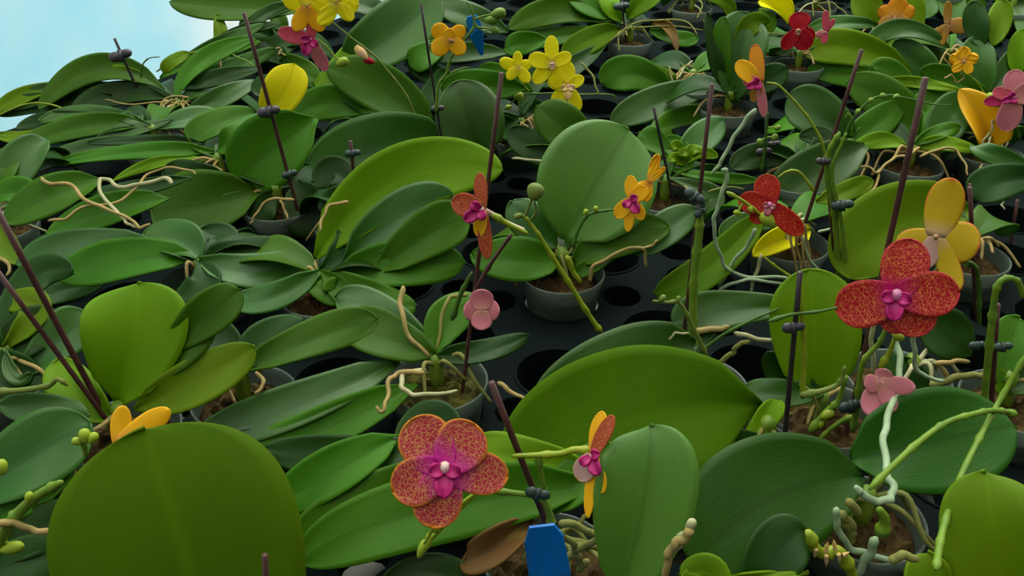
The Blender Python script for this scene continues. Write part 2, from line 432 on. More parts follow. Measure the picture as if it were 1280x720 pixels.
def spike(pts, dy=0, r=.0022, mat='stem', buds=(), budr=.005, taper=.6, budmat='bud'):
    if not isinstance(dy, (list, tuple)): dy = [dy]*len(pts)
    o = tube('flower_spike', [vpt(x, y, l) for (x, y), l in zip(pts, dy)], r, mat, n=8, taper=taper, bumps=.45)
    for b in buds:
        x, y, rx = b[0], b[1], b[2]; ang = b[3] if len(b) > 3 else 90; asp = b[4] if len(b) > 4 else 1.3
        c = vpt(x, y, dy[-1]-.2); d = depth(c); s = rx*d/F
        R3 = Vector((1, 0, 0)); U3 = Vector((0, math.sin(PITCH), math.cos(PITCH)))
        ax = R3*math.cos(rad(ang)) + U3*math.sin(rad(ang)); si = U3*math.cos(rad(ang)) - R3*math.sin(rad(ang))
        v, f = [], []
        ellipsoid_geo(c, (si, FWD, ax), (s, s, s*asp), v, f, tip=-.25)
        # little stalk joining bud and spike
        q = min([vpt(px, py, l) for (px, py), l in zip(pts, dy)] + [(vpt(*pts[i], dy[i])+vpt(*pts[i+1], dy[i+1]))*.5 for i in range(len(pts)-1)], key=lambda k: (k-c).length)
        tube_geo(catmull([q, (q+c)*.5 + Vector((0, 0, .001)), c], 4), .0012, 6, v, f)
        mk('bud', v, f, budmat, o, origin=c)
    return o
def stake(x1, y1, x2, y2, dy=0, r=.0023, mat='stake', dy2=None, bottom=.03):
    a = vpt(x1, y1, dy); b = vpt(x2, y2, dy if dy2 is None else dy2)
    d = (b-a).normalized()
    if b.z > bottom and d.z < -.2: b = b + d*((bottom-b.z)/d.z)
    v, f = tube_geo([a + (b-a)*k/6 for k in range(7)], r*.85, 9)
    o = mk('support_stake', v, f, mat, cur.root); cur.stk = (x1, y1, x2, y2, dy); return o
def clip(x, y, w=14, dy=0, mat='clip', ang=0):
    c = vpt(x, y, dy); d = depth(c); s = w*d/F*.85
    R3 = Vector((1, 0, 0)); U3 = Vector((0, math.sin(PITCH), math.cos(PITCH)))
    ax = R3*math.cos(rad(ang)) + U3*math.sin(rad(ang)); si = U3*math.cos(rad(ang)) - R3*math.sin(rad(ang))
    v, f = [], []
    # sprung plastic clip: two finger pads, a hinge barrel and a curved jaw round the stake
    ellipsoid_geo(c - ax*s*.42, (si, FWD, ax), (s*.40, s*.26, s*.46), v, f, 12, 8)
    ellipsoid_geo(c + ax*s*.42 + si*s*.12, (si, FWD, ax), (s*.34, s*.24, s*.44), v, f, 12, 8)
    tube_geo([c - si*s*.42, c, c + si*s*.42], s*.22, 10, v, f)
    jaw = [c - FWD*s*.1 + ax*s*.45*math.cos(a) + FWD*s*.4*math.sin(a) for a in [math.pi*k/8 for k in range(9)]]
    tube_geo(jaw, s*.12, 7, v, f)
    return mk('clip', v, f, mat, cur.root, origin=c)
def flower(x, y, dy, lobes, lip=None, yaw=0, pit=0, back=False, col='whitish', stem=None, label=None, cup=.15, stemmat='stem', colr=7, name='flower', ruffle=.0):
    """lobes: (angle, length px, width px, material, part name[, bend]) measured around the flower's own face"""
    p = cur; c = vpt(x, y, dy); d = depth(c); k = d/F
    z = (CAM - c).normalized()
    X = Vector((1, 0, 0)); X = (X - z*X.dot(z)).normalized(); Y = z.cross(X)
    rot = Matrix.Rotation(rad(yaw), 3, Y) @ Matrix.Rotation(rad(-pit), 3, X)
    X, Y, z = rot @ X, rot @ Y, rot @ z
    sg = -1 if back else 1
    v, f = [], []
    zo = z*sg
    # column
    ellipsoid_geo(c + zo*colr*k*.5, (X, Y, zo), (colr*k*.45, colr*k*.5, colr*k*.9), v, f, 12, 8, tip=-.2)
    if back or stem: # ovary behind the flower
        if stem:
            sp = [vpt(sx, sy, sd) for sx, sy, sd in stem]
            tube_geo(catmull([c - zo*.002] + sp, 6), lambda t: .0021-.0004*t, 8, v, f)
    fo = mk(name, v, f, col, p.root, origin=c)
    if label: fo['label'] = label
    for i, lb in enumerate(lobes):
        ang, ln, wd, mat = lb[:4]; nm = lb[4] if len(lb) > 4 else ('petal' if i % 2 else 'sepal'); bend = lb[5] if len(lb) > 5 else 0
        a = rad(ang); D = X*math.cos(a) + Y*math.sin(a); S = Y*math.cos(a) - X*math.sin(a)
        ln *= k; wd *= k*(.84 if mat == 'p_yellow' else 1); nu, nv = 16, 12; verts, uvs, faces = [], [], []
        zoff = (.0006 if nm == 'petal' else -.0006)*sg
        rp = p.rr.uniform(0, 6)
        for ii in range(nu+1):
            s = 1-(1-ii/nu)**1.5; q = prof(s, .56, .5)
            for jj in range(nv+1):
                vv = -1+2*jj/nv
                zz = zoff + sg*(-cup*ln*s*s*.8 + bend*ln*s*s + cup*ln*.5*s + .06*wd*vv*vv) + ruffle*ln*math.sin(vv*7+s*9+rp)*(s*abs(vv)+.2*s)
                verts.append(c + D*(ln*s) + S*(wd*.5*q*vv) + z*zz); uvs.append((s, .5+.5*vv*wd/max(ln, wd)*1.0 if False else .5+.5*vv))
        for ii in range(nu):
            for jj in range(nv):
                t = ii*(nv+1)+jj; faces.append((t, t+1, t+nv+2, t+nv+1))
        mk(nm, verts, faces, mat, fo, uvs, solid=.0009, origin=c)
    if lip:
        ang, sz, mat = lip[:3]; sz *= k
        a = rad(ang); D = X*math.cos(a) + Y*math.sin(a); S = Y*math.cos(a) - X*math.sin(a)
        verts, faces = [], []
        def lobe(dirv, side, ln, wd, lift, st=0):
            b = len(verts); nu, nv = 10, 8
            for ii in range(nu+1):
                s = ii/nu; q = prof(s, .5, .35)
                for jj in range(nv+1):
                    vv = -1+2*jj/nv
                    verts.append(c + zo*(.001+sz*.12) + dirv*(ln*(s+st)) + side*(wd*.5*q*vv) + zo*(lift*ln*math.sin(s*2.2) + .25*wd*vv*vv))
            for ii in range(nu):
                for jj in range(nv):
                    t = b+ii*(nv+1)+jj; faces.append((t, t+1, t+nv+2, t+nv+1))
        lobe(D, S, sz, sz*.62, .45)
        for sgn in (1, -1):
            dv = (D*.35 + S*sgn).normalized(); lobe(dv, dv.cross(zo).normalized(), sz*.55, sz*.5, .9)
        mk('lip', verts, faces, mat, fo, solid=.0012, origin=c)
    return fo
def star(n5, ln, wd, mat, mat2=None, spin=90, even=True):
    """five tepals in the usual orchid order"""
    out = []
    for i, (a, ps) in enumerate(((0, 'sepal'), (72, 'petal'), (144, 'sepal'), (216, 'sepal'), (288, 'petal'))):
        out.append((spin+a, ln*(1.0), wd*(1.15 if ps == 'petal' else .85), (mat2 or mat) if ps == 'petal' else mat, ps))
    return out
# ------------------------------------------------------------------ the setting
BV = Vector((.5, .866, 0)).normalized(); BU = Vector((BV.y, -BV.x, 0))
BA = Vector((-.70, 1.39, 0))
def bench_pt(u, v, z=0): q = BA + BU*u + BV*v; return Vector((q.x, q.y, z))
def quad_wall(name, a, b, z0, z1, mat):
    n = 24; verts = []; faces = []
    for i in range(n+1):
        for j in range(n+1):
            q = a.lerp(b, i/n); verts.append(Vector((q.x, q.y, z0+(z1-z0)*j/n)))
    for i in range(n):
        for j in range(n): t = i*(n+1)+j; faces.append((t, t+1, t+n+2, t+n+1))
    o = mk(name, verts, faces, mat, smooth=False, solid=.004, origin=a, kind='structure'); return o
def build_setting():
    # greenhouse film
    m, nt, b = nodes('film')
    tc = N(nt, 'ShaderNodeTexCoord'); n1 = N(nt, 'ShaderNodeTexNoise', Scale=1.7, Detail=4.0); nt.links.new(tc.outputs['Object'], n1.inputs['Vector'])
    c = mix(nt, ramp(nt, n1.outputs[0], [(.38, (0, 0, 0)), (.62, (1, 1, 1))]), (.60, .88, .96), (.98, .98, .98))
    n2 = N(nt, 'ShaderNodeTexNoise', Scale=4.5, Detail=6.0); nt.links.new(tc.outputs['Object'], n2.inputs['Vector'])
    c = mix(nt, ramp(nt, n2.outputs[0], [(.58, (0, 0, 0)), (.72, (.8, .8, .8))]), c, (.60, .68, .62))
    nt.links.new(c, b.inputs['Base Color']); b.inputs['Roughness'].default_value = .6
    tr = N(nt, 'ShaderNodeBsdfTranslucent'); nt.links.new(c, tr.inputs[0])
    ms = N(nt, 'ShaderNodeMixShader'); ms.inputs[0].default_value = .6
    nt.links.new(b.outputs[0], ms.inputs[1]); nt.links.new(tr.outputs[0], ms.inputs[2])
    nt.links.new(ms.outputs[0], nt.nodes['Material Output'].inputs[0]); MATS['film'] = m
    quad_wall('wall_left', bench_pt(-.55, -2.2), bench_pt(-.55, 3.2), FLOOR_Z, 2.2, 'film')
    quad_wall('wall_back', bench_pt(-.55, 3.2), bench_pt(4.5, 3.2), FLOOR_Z, 2.2, 'film')
    cs = [bench_pt(-.6, -2.3, FLOOR_Z), bench_pt(4.5, -2.3, FLOOR_Z), bench_pt(4.5, 3.25, FLOOR_Z), bench_pt(-.6, 3.25, FLOOR_Z)]
    mk('floor', cs + [q - Vector((0, 0, .06)) for q in cs], [(0, 1, 2, 3), (7, 6, 5, 4), (0, 4, 5, 1), (1, 5, 6, 2), (2, 6, 7, 3), (3, 7, 4, 0)], 'floor', smooth=False, kind='structure')
    # bench
    bench = empty('growing_bench', bench_pt(.95, .45, FLOOR_Z), 'long grey bench under the trays of potted orchids', 'bench')
    def box(name, u0, u1, v0, v1, z0, z1, mat, par):
        q = [bench_pt(u, v, z) for z in (z0, z1) for u, v in ((u0, v0), (u1, v0), (u1, v1), (u0, v1))]
        return mk(name, q, [(3, 2, 1, 0), (4, 5, 6, 7), (0, 1, 5, 4), (1, 2, 6, 5), (2, 3, 7, 6), (3, 0, 4, 7)], mat, par, smooth=False)
    box('bench_top', 0, 1.9, -1.0, 1.9, -.03, 0, 'bench', bench)
    for u in (.1, 1.8):
        for v in (-.9, .45, 1.8): box('leg', u-.03, u+.03, v-.03, v+.03, FLOOR_Z, -.03, 'metal', bench)
    # tray sheet with round pot holes
    HR = .039
    holes = [(p.base.x, p.base.y, HR+.0005, True) for p in PLANTS.values() if p.haspot]
    fixed = [on_z(787, 407, TRAY_Z), on_z(852, 62, TRAY_Z), on_z(1238, 330, TRAY_Z), on_z(938, 462, TRAY_Z), on_z(1192, 600, TRAY_Z), on_z(984, 8, TRAY_Z), on_z(600, 690, TRAY_Z)]
    def free(x, y, r):
        return all((x-h[0])**2+(y-h[1])**2 > (r+h[2]+.004)**2 for h in holes)
    for q in fixed:
        if free(q.x, q.y, HR): holes.append((q.x, q.y, HR, False))
    pitch = .112
    for i in range(40):
        for j in range(40):
            q = bench_pt(.06+i*pitch*.5, -.94+j*pitch*.5)
            if .05 < .06+i*pitch*.5 < 1.85 and -.95+j*pitch*.5 < 1.84 and free(q.x, q.y, HR): holes.append((q.x, q.y, HR, False))
    nbig = len(holes)
    for i in range(260):
        for j in range(120):
            u, v = .03+i*.0155, -.97+j*.0245
            if u > 1.87 or v > 1.87: continue
            q = bench_pt(u, v)
            for r in (.021,):
                if free(q.x, q.y, r): holes.append((q.x, q.y, r, False)); break
    pts, edges = [], []
    def loop(ps):
        b = len(pts); pts.extend(Vector(p).to_2d() for p in ps); edges.extend((b+k, b+(k+1) % len(ps)) for k in range(len(ps)))
    loop([bench_pt(0, -1.0), bench_pt(1.9, -1.0), bench_pt(1.9, 1.9), bench_pt(0, 1.9)])
    for i, (x, y, r, _) in enumerate(holes):
        k = 30 if i < nbig else 12
        loop([Vector((x+r*math.cos(2*math.pi*a/k), y+r*math.sin(2*math.pi*a/k), 0)) for a in range(k)])
    vo, eo, fo, *_ = delaunay_2d_cdt(pts, edges, [], 0, 1e-6)
    grid = {}
    for h in holes: grid.setdefault((int(h[0]//.1), int(h[1]//.1)), []).append(h)
    keep = []
    for f in fo:
        c = sum((vo[i] for i in f), Vector((0, 0)))/len(f); gx, gy = int(c.x//.1), int(c.y//.1); hit = False
        for a in (-1, 0, 1):
            for b_ in (-1, 0, 1):
                for h in grid.get((gx+a, gy+b_), ()):
                    if (c.x-h[0])**2+(c.y-h[1])**2 < (h[2]*.999)**2: hit = True
        if not hit: keep.append(tuple(f))
    verts = [Vector((q.x, q.y, TRAY_Z)) for q in vo]; faces = keep
    # cup walls below every hole; open spoked bottoms under the empty ones
    for i, (x, y, r, filled) in enumerate(holes):
        c = Vector((x, y, 0))
        if i < nbig:
            lathe_geo(c, [(r+.0015, TRAY_Z-.0005), (r+.0012, TRAY_Z+.0016), (r-.0002, TRAY_Z+.0016), (r-.0004, TRAY_Z-.002)] , 30, verts, faces)
            if not filled:
                lathe_geo(c, [(r-.0004, TRAY_Z-.002), (r-.003, .018), (r-.009, .018)], 30, verts, faces)
                lathe_geo(c, [(.009, .0185), (.001, .0185)], 12, verts, faces)
                for s in range(6):
                    a = s*math.pi/3 + .3; d = Vector((math.cos(a), math.sin(a), 0)); e = Vector((-d.y, d.x, 0))*.0032
                    b0 = len(verts); z = Vector((0, 0, .0182))
                    for qq in (c+d*.007-e+z, c+d*.007+e+z, c+d*(r-.004)+e+z, c+d*(r-.004)-e+z): verts.append(qq)
                    faces.append((b0, b0+3, b0+2, b0+1))
        else:
            lathe_geo(c, [(r, TRAY_Z), (r-.001, .03)], 12, verts, faces)
    o = mk('nursery_tray', verts, faces, 'tray', smooth=False, solid=.0016, origin=bench_pt(.95, .45, TRAY_Z))
    o['label'] = 'dark plastic tray sheet with round pot holes under all the orchids'; o['category'] = 'tray'
def build_light():
    w = bpy.data.worlds.new('overcast'); bpy.context.scene.world = w; w.use_nodes = True
    nt = w.node_tree; bg = nt.nodes['Background']
    tc = N(nt, 'ShaderNodeTexCoord'); sp = N(nt, 'ShaderNodeSeparateXYZ'); nt.links.new(tc.outputs['Generated'], sp.inputs[0])
    # overcast daylight through a whitewashed roof: brightest overhead and towards the far left
    dt = N(nt, 'ShaderNodeVectorMath', operation='DOT_PRODUCT'); nt.links.new(tc.outputs['Generated'], dt.inputs[0]); dt.inputs[1].default_value = Vector((-.3, .5, .8)).normalized()
    f = math_n(nt, 'MULTIPLY', math_n(nt, 'ADD', dt.outputs['Value'], 1.0), .5)
    c = ramp(nt, f, [(.2, (.02, .02, .017)), (.55, (.20, .205, .19)), (.78, (.80, .82, .76)), (1, (1.9, 1.9, 1.8))])
    nt.links.new(c, bg.inputs[0]); bg.inputs[1].default_value = WORLD
    sc = bpy.context.scene
    # added soft fill above the far end of the bench, brightening the far rows
    ld = bpy.data.lights.new('far_end_fill', 'AREA'); lo = bpy.data.objects.new('far_end_fill', ld); C.objects.link(lo)
    ld.shape = 'RECTANGLE'; ld.size = 2.6; ld.size_y = 1.1; ld.energy = LAMP; ld.color = (1, .99, .93)
    lo.location = (.45, 1.95, 1.45); lo.rotation_euler = (Vector((.45, 1.97, 0)) - lo.location).to_track_quat('-Z', 'Y').to_euler()
    cam = bpy.data.cameras.new('camera'); co = bpy.data.objects.new('camera', cam); C.objects.link(co)
    cam.sensor_width = 36; cam.lens = 36*F/1280; cam.clip_start = .01; cam.clip_end = 50
    co.location = CAM; co.rotation_euler = (math.pi/2 - PITCH, 0, 0); sc.camera = co
    sc.view_settings.view_transform = 'Standard'; sc.view_settings.look = 'None'; sc.view_settings.gamma = 1; sc.view_settings.exposure = EXPO
    sc.view_settings.use_curve_mapping = False
LAMP = 30
WORLD, EXPO = 1.45, 0.30
# ------------------------------------------------------------------ plants, far rows first
# ---- far right corner
plant('R2', 1022, -4, 'small orchid with bright shoots and arching roots at the far edge above the crimson flower', alpha=45, rootmat='root_olive')
leaf(1060,-8,1, 1085,-2,0, 14,'g3'); leaf(1000,-12,1, 965,-14,0, 16,'g2'); leaf(1040,-14,1,1048,-30,1,16,'g3')
root_c([(1022,2),(1008,6),(1000,14),(992,22)],1,mat='root_pale'); root_c([(1022,4),(1040,4),(1052,12),(1060,20)],1,mat='root_olive'); root_c([(1022,6),(1030,12),(1038,20)],1,mat='root_olive')
low_leaves(3)
plant('R7', 1190, -20, 'orchid with broad dull leaves at the far right edge behind the bronze flower', alpha=55)
leaf(1165,-2,0, 1150,22,0, 34,'g1', tilt=.6); leaf(1210,-5,1, 1232,14,0, 30,'g2'); leaf(1190,4,1,1196,30,0,34,'g1',tilt=.7); leaf(1255,-8,1,1290,4,0,26,'g3')
low_leaves(3)
plant('R8', 1268, 0, 'orchid with light green oval leaves in the far right corner', alpha=55)
leaf(1252,16,0, 1245,52,0, 30,'g3',tilt=.6); leaf(1280,20,1,1284,52,0,30,'g1',tilt=.6)
low_leaves(3)
plant('R1', 1098, 36, 'orchid with an orange flower seen from behind and upright light green leaves', alpha=65)
leaf(1085,12,.5, 1072,-12,0, 40,'g3', tilt=.8, base=(1093,34)); leaf(1142,14,0, 1140,-12,0, 30,'g3', tilt=.8, base=(1150,42)); leaf(1050,29,1, 1010,37,0, 20,'g1', tilt=.5, alpha=35); leaf(1050,40,0,1014,43,0,12,'g0', alpha=35)
spike([(1140,60),(1132,42),(1122,28)], -1, .0018, 'stem_lime')
flower(1118,22,-1.5,[(80,24,24,'p_orange','sepal'),(150,22,18,'p_orange','petal'),(215,20,16,'p_bronze','sepal'),(-30,20,16,'p_bronze','sepal'),(25,24,20,'p_orange','petal')],back=True,col='peach',stem=[(1124,34,-1),(1130,40,-1)],colr=5)
low_leaves(3)
plant('R9', 1185, 64, 'orchid with a bronze flower on a thin stalk and a silvery arching leaf', alpha=40)
leaf(1130,36,2.5, 1080,58,1, 24,'g1', tilt=.5, pk=.6, b0=.4); leaf(1150,82,0.3, 1118,52,0, 44,'g1', tilt=.7, alpha=60, base=(1165,105)); leaf(1175,90,0, 1160,58,0, 34,'g0', tilt=.7, alpha=60, base=(1172,112))
spike([(1158,44),(1170,36),(1182,31)], 1, .0016, 'root_tan'); spike([(1186,60),(1187,48),(1184,34)], 1, .0014, 'stem')
flower(1184,31,.5,[(95,28,10,'p_bronze','sepal'),(-5,26,20,'p_bronze','petal'),(-100,26,11,'p_bronze','sepal'),(-140,16,8,'p_bronze','sepal')],col='peach',colr=4,back=True)
low_leaves(3)
plant('R3', 958, 48, 'orchid with a rolled yellow leaf beside the crimson flower', alpha=45, rootmat='root_pale')
leaf(968,10,1.2, 948,2,1, 22,'ly', tilt=.2, fold=.8, base=(985,30), pk=.4); leaf(962,28,1, 950,10,0, 18,'g4', tilt=.6, base=(955,42))
leaf(985,58,0, 1012,52,0, 26,'g2', tilt=.4, base=(952,62)); leaf(975,76,-.5, 1006,66,0, 22,'g0', tilt=.4, base=(950,82))
root_c([(955,36),(962,42),(972,42),(985,44)],1.4,.0024,'root_olive')
low_leaves(3)
plant('R10', 1000, 66, 'orchid carrying the crimson three lobed flower at the top', alpha=60)
spike([(1002,92),(999,62),(998,42)], 0, .0016, 'stem')
flower(998,38,-.5,[(88,22,26,'p_crimson','sepal'),(232,28,18,'p_crimson','petal'),(300,26,24,'p_crimson','petal'),(330,22,20,'p_crimson','sepal')],lip=(270,6,'peach'),col='peach',colr=4.5,cup=.25)
spike([(1020,50),(1028,44),(1034,40)], 0, .0015, 'root_tan')
flower(1032,40,-.5,[(95,26,9,'p_pink','sepal'),(60,18,7,'p_pink','petal'),(200,12,8,'p_blush','sepal'),(265,14,9,'p_pink','sepal')],col='whitish',colr=4,back=True, label='small pink flower seen from the side')
leaf(1060,60,.5, 1002,66,0, 46,'g3', tilt=.55, pk=.6, base=(1138,88), alpha=45)
leaf(1075,96,.2, 1010,88,0, 34,'g2', tilt=.4, base=(1150,118))
low_leaves(3)
plant('R5', 1240, 128, 'orchid with a ruffled golden flower seen from behind below broad silvery leaves', alpha=60)
leaf(1222,75,.3, 1228,48,0, 46,'g1', tilt=.75, base=(1232,122), pk=.5, b0=.5); leaf(1262,85,0,1282,62,0,34,'g1',tilt=.6,base=(1240,115)); leaf(1276,62,.6, 1284,38,.5, 34,'g3', tilt=.7, base=(1270,95)); leaf(1220,30,.1,1218,2,0,34,'g0',tilt=.8,base=(1228,60)); leaf(1250,28,.2,1252,0,0,30,'g3',tilt=.8,base=(1240,58))
leaf(1190,100,0, 1150,88,0, 30,'g2', tilt=.5)
spike([(1232,120),(1222,104),(1212,94),(1204,80)], -1, .0015, 'stem_lime')
flower(1204,76,-1.5,[(95,17,16,'p_gold','sepal'),(165,16,14,'p_gold','petal'),(235,17,12,'p_gold','sepal'),(305,18,12,'p_gold','sepal'),(15,17,14,'p_gold','petal')],back=True,col='peach',stem=[(1212,90,-1)],colr=4,ruffle=.09)
root_c([(1195,78),(1184,66),(1180,72),(1190,84)],3,.0018,'root_tan'); root_c([(1180,98),(1190,94),(1196,104),(1205,96),(1200,92)],3,.0018,'root_tan')
low_leaves(3)
plant('R6', 1235, 172, 'orchid with a rolled orange yellow leaf beside the pink and magenta flower', alpha=60, rootmat='root_pale', soil='moss')
leaf(1228,150,1, 1200,112,1, 46,'lo', tilt=.5, base=(1236,182), pk=.38, b0=.55, fold=.6)
leaf(1185,150,0, 1208,122,0, 52,'g1', tilt=.6, base=(1170,195), pk=.55); leaf(1215,165,0,1222,150,0,46,'g0',tilt=.5,base=(1180,200))
root_c([(1240,165),(1242,150),(1256,152),(1262,170),(1256,185)],2,.0022,'root_pale'); root_c([(1238,165),(1230,175),(1226,188)],2,.0022,'root_pale')
spike([(1275,175),(1270,150),(1268,128)], -3, .0018, 'stem_dark')
for bx, by in ((1238,122),(1246,128),(1252,120)):
    spike([(1262,130),(1250,126),(bx,by)], -1, .0012,'bud_dark', buds=[(bx,by,5,120)])
flower(1268,122,-3,[(95,34,26,'p_blush','sepal'),(190,34,15,'p_magenta','sepal'),(160,26,16,'p_pink','petal'),(262,42,28,'p_blush','sepal'),(20,34,30,'p_blush','petal')],lip=(200,14,'magenta'),col='pinkish',colr=6,cup=.3)
# ---- far middle
low_leaves(3)
plant('C2', 866, -2, 'orchid in a clear pot at the far middle with tangled yellow roots', alpha=55, roots=9, rootmat='root_olive')
leaf(905,2,1, 912,24,0, 18,'g4',tilt=.5); leaf(850,-18,1,830,-30,1,30,'g2'); leaf(890,-16,1,930,-22,0,26,'g2')
root_c([(868,6),(876,14),(880,28)],.8,.0024,'root_pale')
low_leaves(2, 20, 160)
plant('C1', 788, 36, 'orchid in a clear pot with thick olive roots and leaves fanned to the left', alpha=38, roots=11, rootmat='root_olive')
leaf(700,14,1.5, 636,36,.5, 34,'g2', tilt=.5, pk=.6, base=(772,28)); leaf(735,52,1, 704,74,.5, 34,'g4', tilt=.5, base=(776,36)); leaf(735,4,2, 722,-14,2, 34,'g2', base=(770,22)); leaf(762,4,2, 765,-15,1, 26,'g3', base=(778,26),tilt=.6); leaf(800,6,2, 826,-6,2, 24,'g4', base=(784,24))
leaf(836,36,1, 846,64,.5, 12,'lb', tilt=.5, base=(815,30), fold=.3, label='thin yellowing leaf hanging over the pot rim'); leaf(845,48,-.5,872,48,-1,20,'g2',base=(812,38)); leaf(680,48,-.5,640,60,-1,26,'g2',base=(765,40)); leaf(700,92,-.5,660,96,-1,28,'g0',base=(760,52))
stake(777,-2,781,38,0,.0022,'stake_dark'); clip(777,8,14,-.4,'clip_green')
root_c([(785,32),(808,26),(840,25),(860,28),(872,44)],1.5,.0026,'root_olive'); root_c([(790,34),(812,34),(836,32),(880,38)],1.2,.0022,'root_olive')
low_leaves(2, 20, 160)
plant('C3', 866, 92, 'orchid in a low pot of tan roots behind a broad grey green leaf', alpha=40, roots=12, rootmat='root_tan')
leaf(790,92,1, 752,104,0, 46,'g2', tilt=.6, pk=.6, base=(838,112)); leaf(828,100,0, 792,86,0, 30,'g4', tilt=.4, base=(845,108))
leaf(822,128,1.5, 764,152,1, 42,'g1', tilt=.55, pk=.5, base=(890,108)); leaf(860,150,.2, 815,165,0, 36,'g2', tilt=.5, base=(915,140)); leaf(900,142,.3, 874,132,0, 30,'g1', tilt=.6, base=(925,136))
root_c([(848,98),(856,84),(866,76)],2,.0026,'root_pale'); root_c([(846,100),(850,88),(858,82),(867,84)],2,.0022,'root_tan'); root_c([(842,96),(836,84),(840,100),(834,108)],2,.0022,'root_olive')
spike([(770,124),(760,118),(700,118),(640,116),(620,108)], -1, .0017, 'stem', buds=[(650,121,6,120,1.1)], budmat='bud')
low_leaves(3)
plant('C4', 912, 118, 'orchid with a tall upright blue green leaf at the top middle', alpha=68)
leaf(925,62,1, 938,18,0, 66,'g1', tilt=.75, pk=.6, base=(918,128)); leaf(893,70,1.5, 884,16,1.5, 18,'g0', tilt=.5, base=(905,112), pk=.5, roll=35); leaf(902,62,1.2,905,22,1,24,'g2',tilt=.8,base=(908,115)); leaf(955,100,-.5, 985,85,-1, 34,'g0', tilt=.4)
leaf(935,35,.8, 962,28,0, 26,'g4', tilt=.7, base=(925,80))
low_leaves(3)
plant('C5', 730, 196, 'orchid with two pale green leaves below the yellow flower sprays', alpha=55)
leaf(706,160,.5, 672,132,0, 56,'g2', tilt=.7, pk=.55, base=(740,192)); leaf(668,185,-.3,640,160,-.5,40,'g0',base=(715,205)); leaf(700,200,-1,668,205,-1,30,'g0')
# ---- far left
low_leaves(3)
plant('A1', 222, 128, 'orchid with dangling orange roots in the far row by the pale wall', alpha=30, roots=8, rootmat='root_tan')
leaf(122,86,1.5, 48,136,.5, 34,'g2', tilt=.35, base=(205,112), pk=.5, b0=.3); leaf(142,88,1.2, 98,92,.5, 14,'g3', base=(190,102)); leaf(250,78,1.5, 318,48,1, 24,'g2', tilt=.4); leaf(270,125,1, 322,100,0, 26,'g1', tilt=.5, base=(232,140)); leaf(150,118,0, 88,138,0, 30,'g0'); leaf(115,122,-.8, 50,142,-.8, 34,'g0', base=(205,122)); leaf(60,128,-1,-10,140,-1,26,'g0',base=(140,120)); leaf(215,78,1,236,66,1,18,'g3',base=(205,92))
leaf(262,100,.2,325,86,0,20,'g0',base=(226,112)); leaf(60,112,0,22,118,0,14,'g1',base=(110,108)); leaf(35,118,0,-12,142,0,20,'g3',base=(90,105)); leaf(25,128,-.5,-20,130,0,18,'g1',base=(80,118))
root_c([(222,124),(200,128),(160,130),(130,124)],2,.002,'root_tan'); root_c([(220,128),(206,146),(210,165),(225,178)],2.5,.0022,'root_tan'); root_c([(226,128),(236,148),(245,165),(240,178)],2.5,.0022,'root_tan'); root_c([(215,124),(204,134),(222,142),(218,160)],2.5,.0022,'root_tan'); root_c([(236,122),(215,120),(200,132),(212,138)],2.6,.002,'root_tan')
spike([(176,98),(178,82),(186,73),(200,71)], 0, .0017, 'stem_dark'); spike([(-6,146),(30,131),(60,130),(95,142),(112,152)], -4, .0019, 'stem_lime')
stake(143,48,166,99,2,.0024,'stake_dark'); clip(151,70,20,1.6,'clip',10)
low_leaves(3)
plant('A9', 285, 72, 'orchid with a broad light leaf held high over the far row at the top left', alpha=50)
leaf(285,8,1, 212,2,2, 40,'g2', tilt=.15, pk=.5, base=(372,14), b0=.45, alpha=40); leaf(276,40,0, 272,18,0, 19,'g3', tilt=.7, base=(276,56), b0=.8, pk=.3)
leaf(270,58,.6, 330,30,1, 20,'g1', base=(215,85)); leaf(250,72,.4, 325,52,1, 20,'g2', base=(200,98)); leaf(290,84,.4, 345,62,1, 22,'g1', base=(232,104)); leaf(300,40,.2,350,30,.6,14,'g0',base=(250,62)); leaf(330,18,.2,365,8,.3,18,'g1',base=(300,42))
root_c([(195,90),(225,70),(270,62),(300,72),(320,84)],3,.0024,'stem')
low_leaves(3)
plant('B4', 352, 60, 'orchid behind the tall stake at the top left with dull narrow leaves', alpha=45)
leaf(330,42,.5,300,28,.5,22,'g1',base=(375,52)); leaf(345,75,.3,316,62,0,24,'g0'); leaf(338,66,.8,378,42,0,30,'g1',base=(318,88)); leaf(372,88,.6,400,100,.5,34,'g2',base=(340,72)); leaf(350,30,.5,340,14,0,22,'g2'); leaf(355,92,-.3,385,104,0,26,'g0',base=(325,95))
# ---- second row left
low_leaves(3)
plant('E1', 272, 198, 'orchid with a yellow green crown and long flat leaves stretching left', alpha=24, roots=5)
leaf(170,190,.6, 70,203,0, 20,'g2', tilt=.2, pk=.45, base=(268,190)); leaf(205,202,.3, 140,226,0, 12,'g3', base=(272,202)); leaf(190,176,.3,110,178,0,14,'g0',base=(255,180)); leaf(296,170,2,330,142,1,34,'g2',base=(272,188)); leaf(262,158,.6,318,140,.5,36,'g2',base=(240,180))
low_leaves(3)
plant('E2', 190, 162, 'orchid in the second row at left with pale two toned leaves', alpha=26)
leaf(95,160,1, -6,196,0, 28,'g2', tilt=.3, pk=.5, base=(185,158)); leaf(160,150,.8, 118,152,0, 20,'g1', base=(172,144)); leaf(95,190,.2, 40,214,0, 24,'g1', base=(190,176)); leaf(150,168,.4,215,150,.5,18,'g1',base=(118,180)); leaf(70,150,-.5,20,160,-.5,20,'g0',base=(150,148)); leaf(110,140,0,50,152,0,18,'g1'); leaf(40,172,-.5,-5,168,0,18,'g3',base=(80,160))
low_leaves(3)
plant('E3', 12, 212, 'orchid with a broad pale leaf falling at the left edge of the picture', alpha=35)
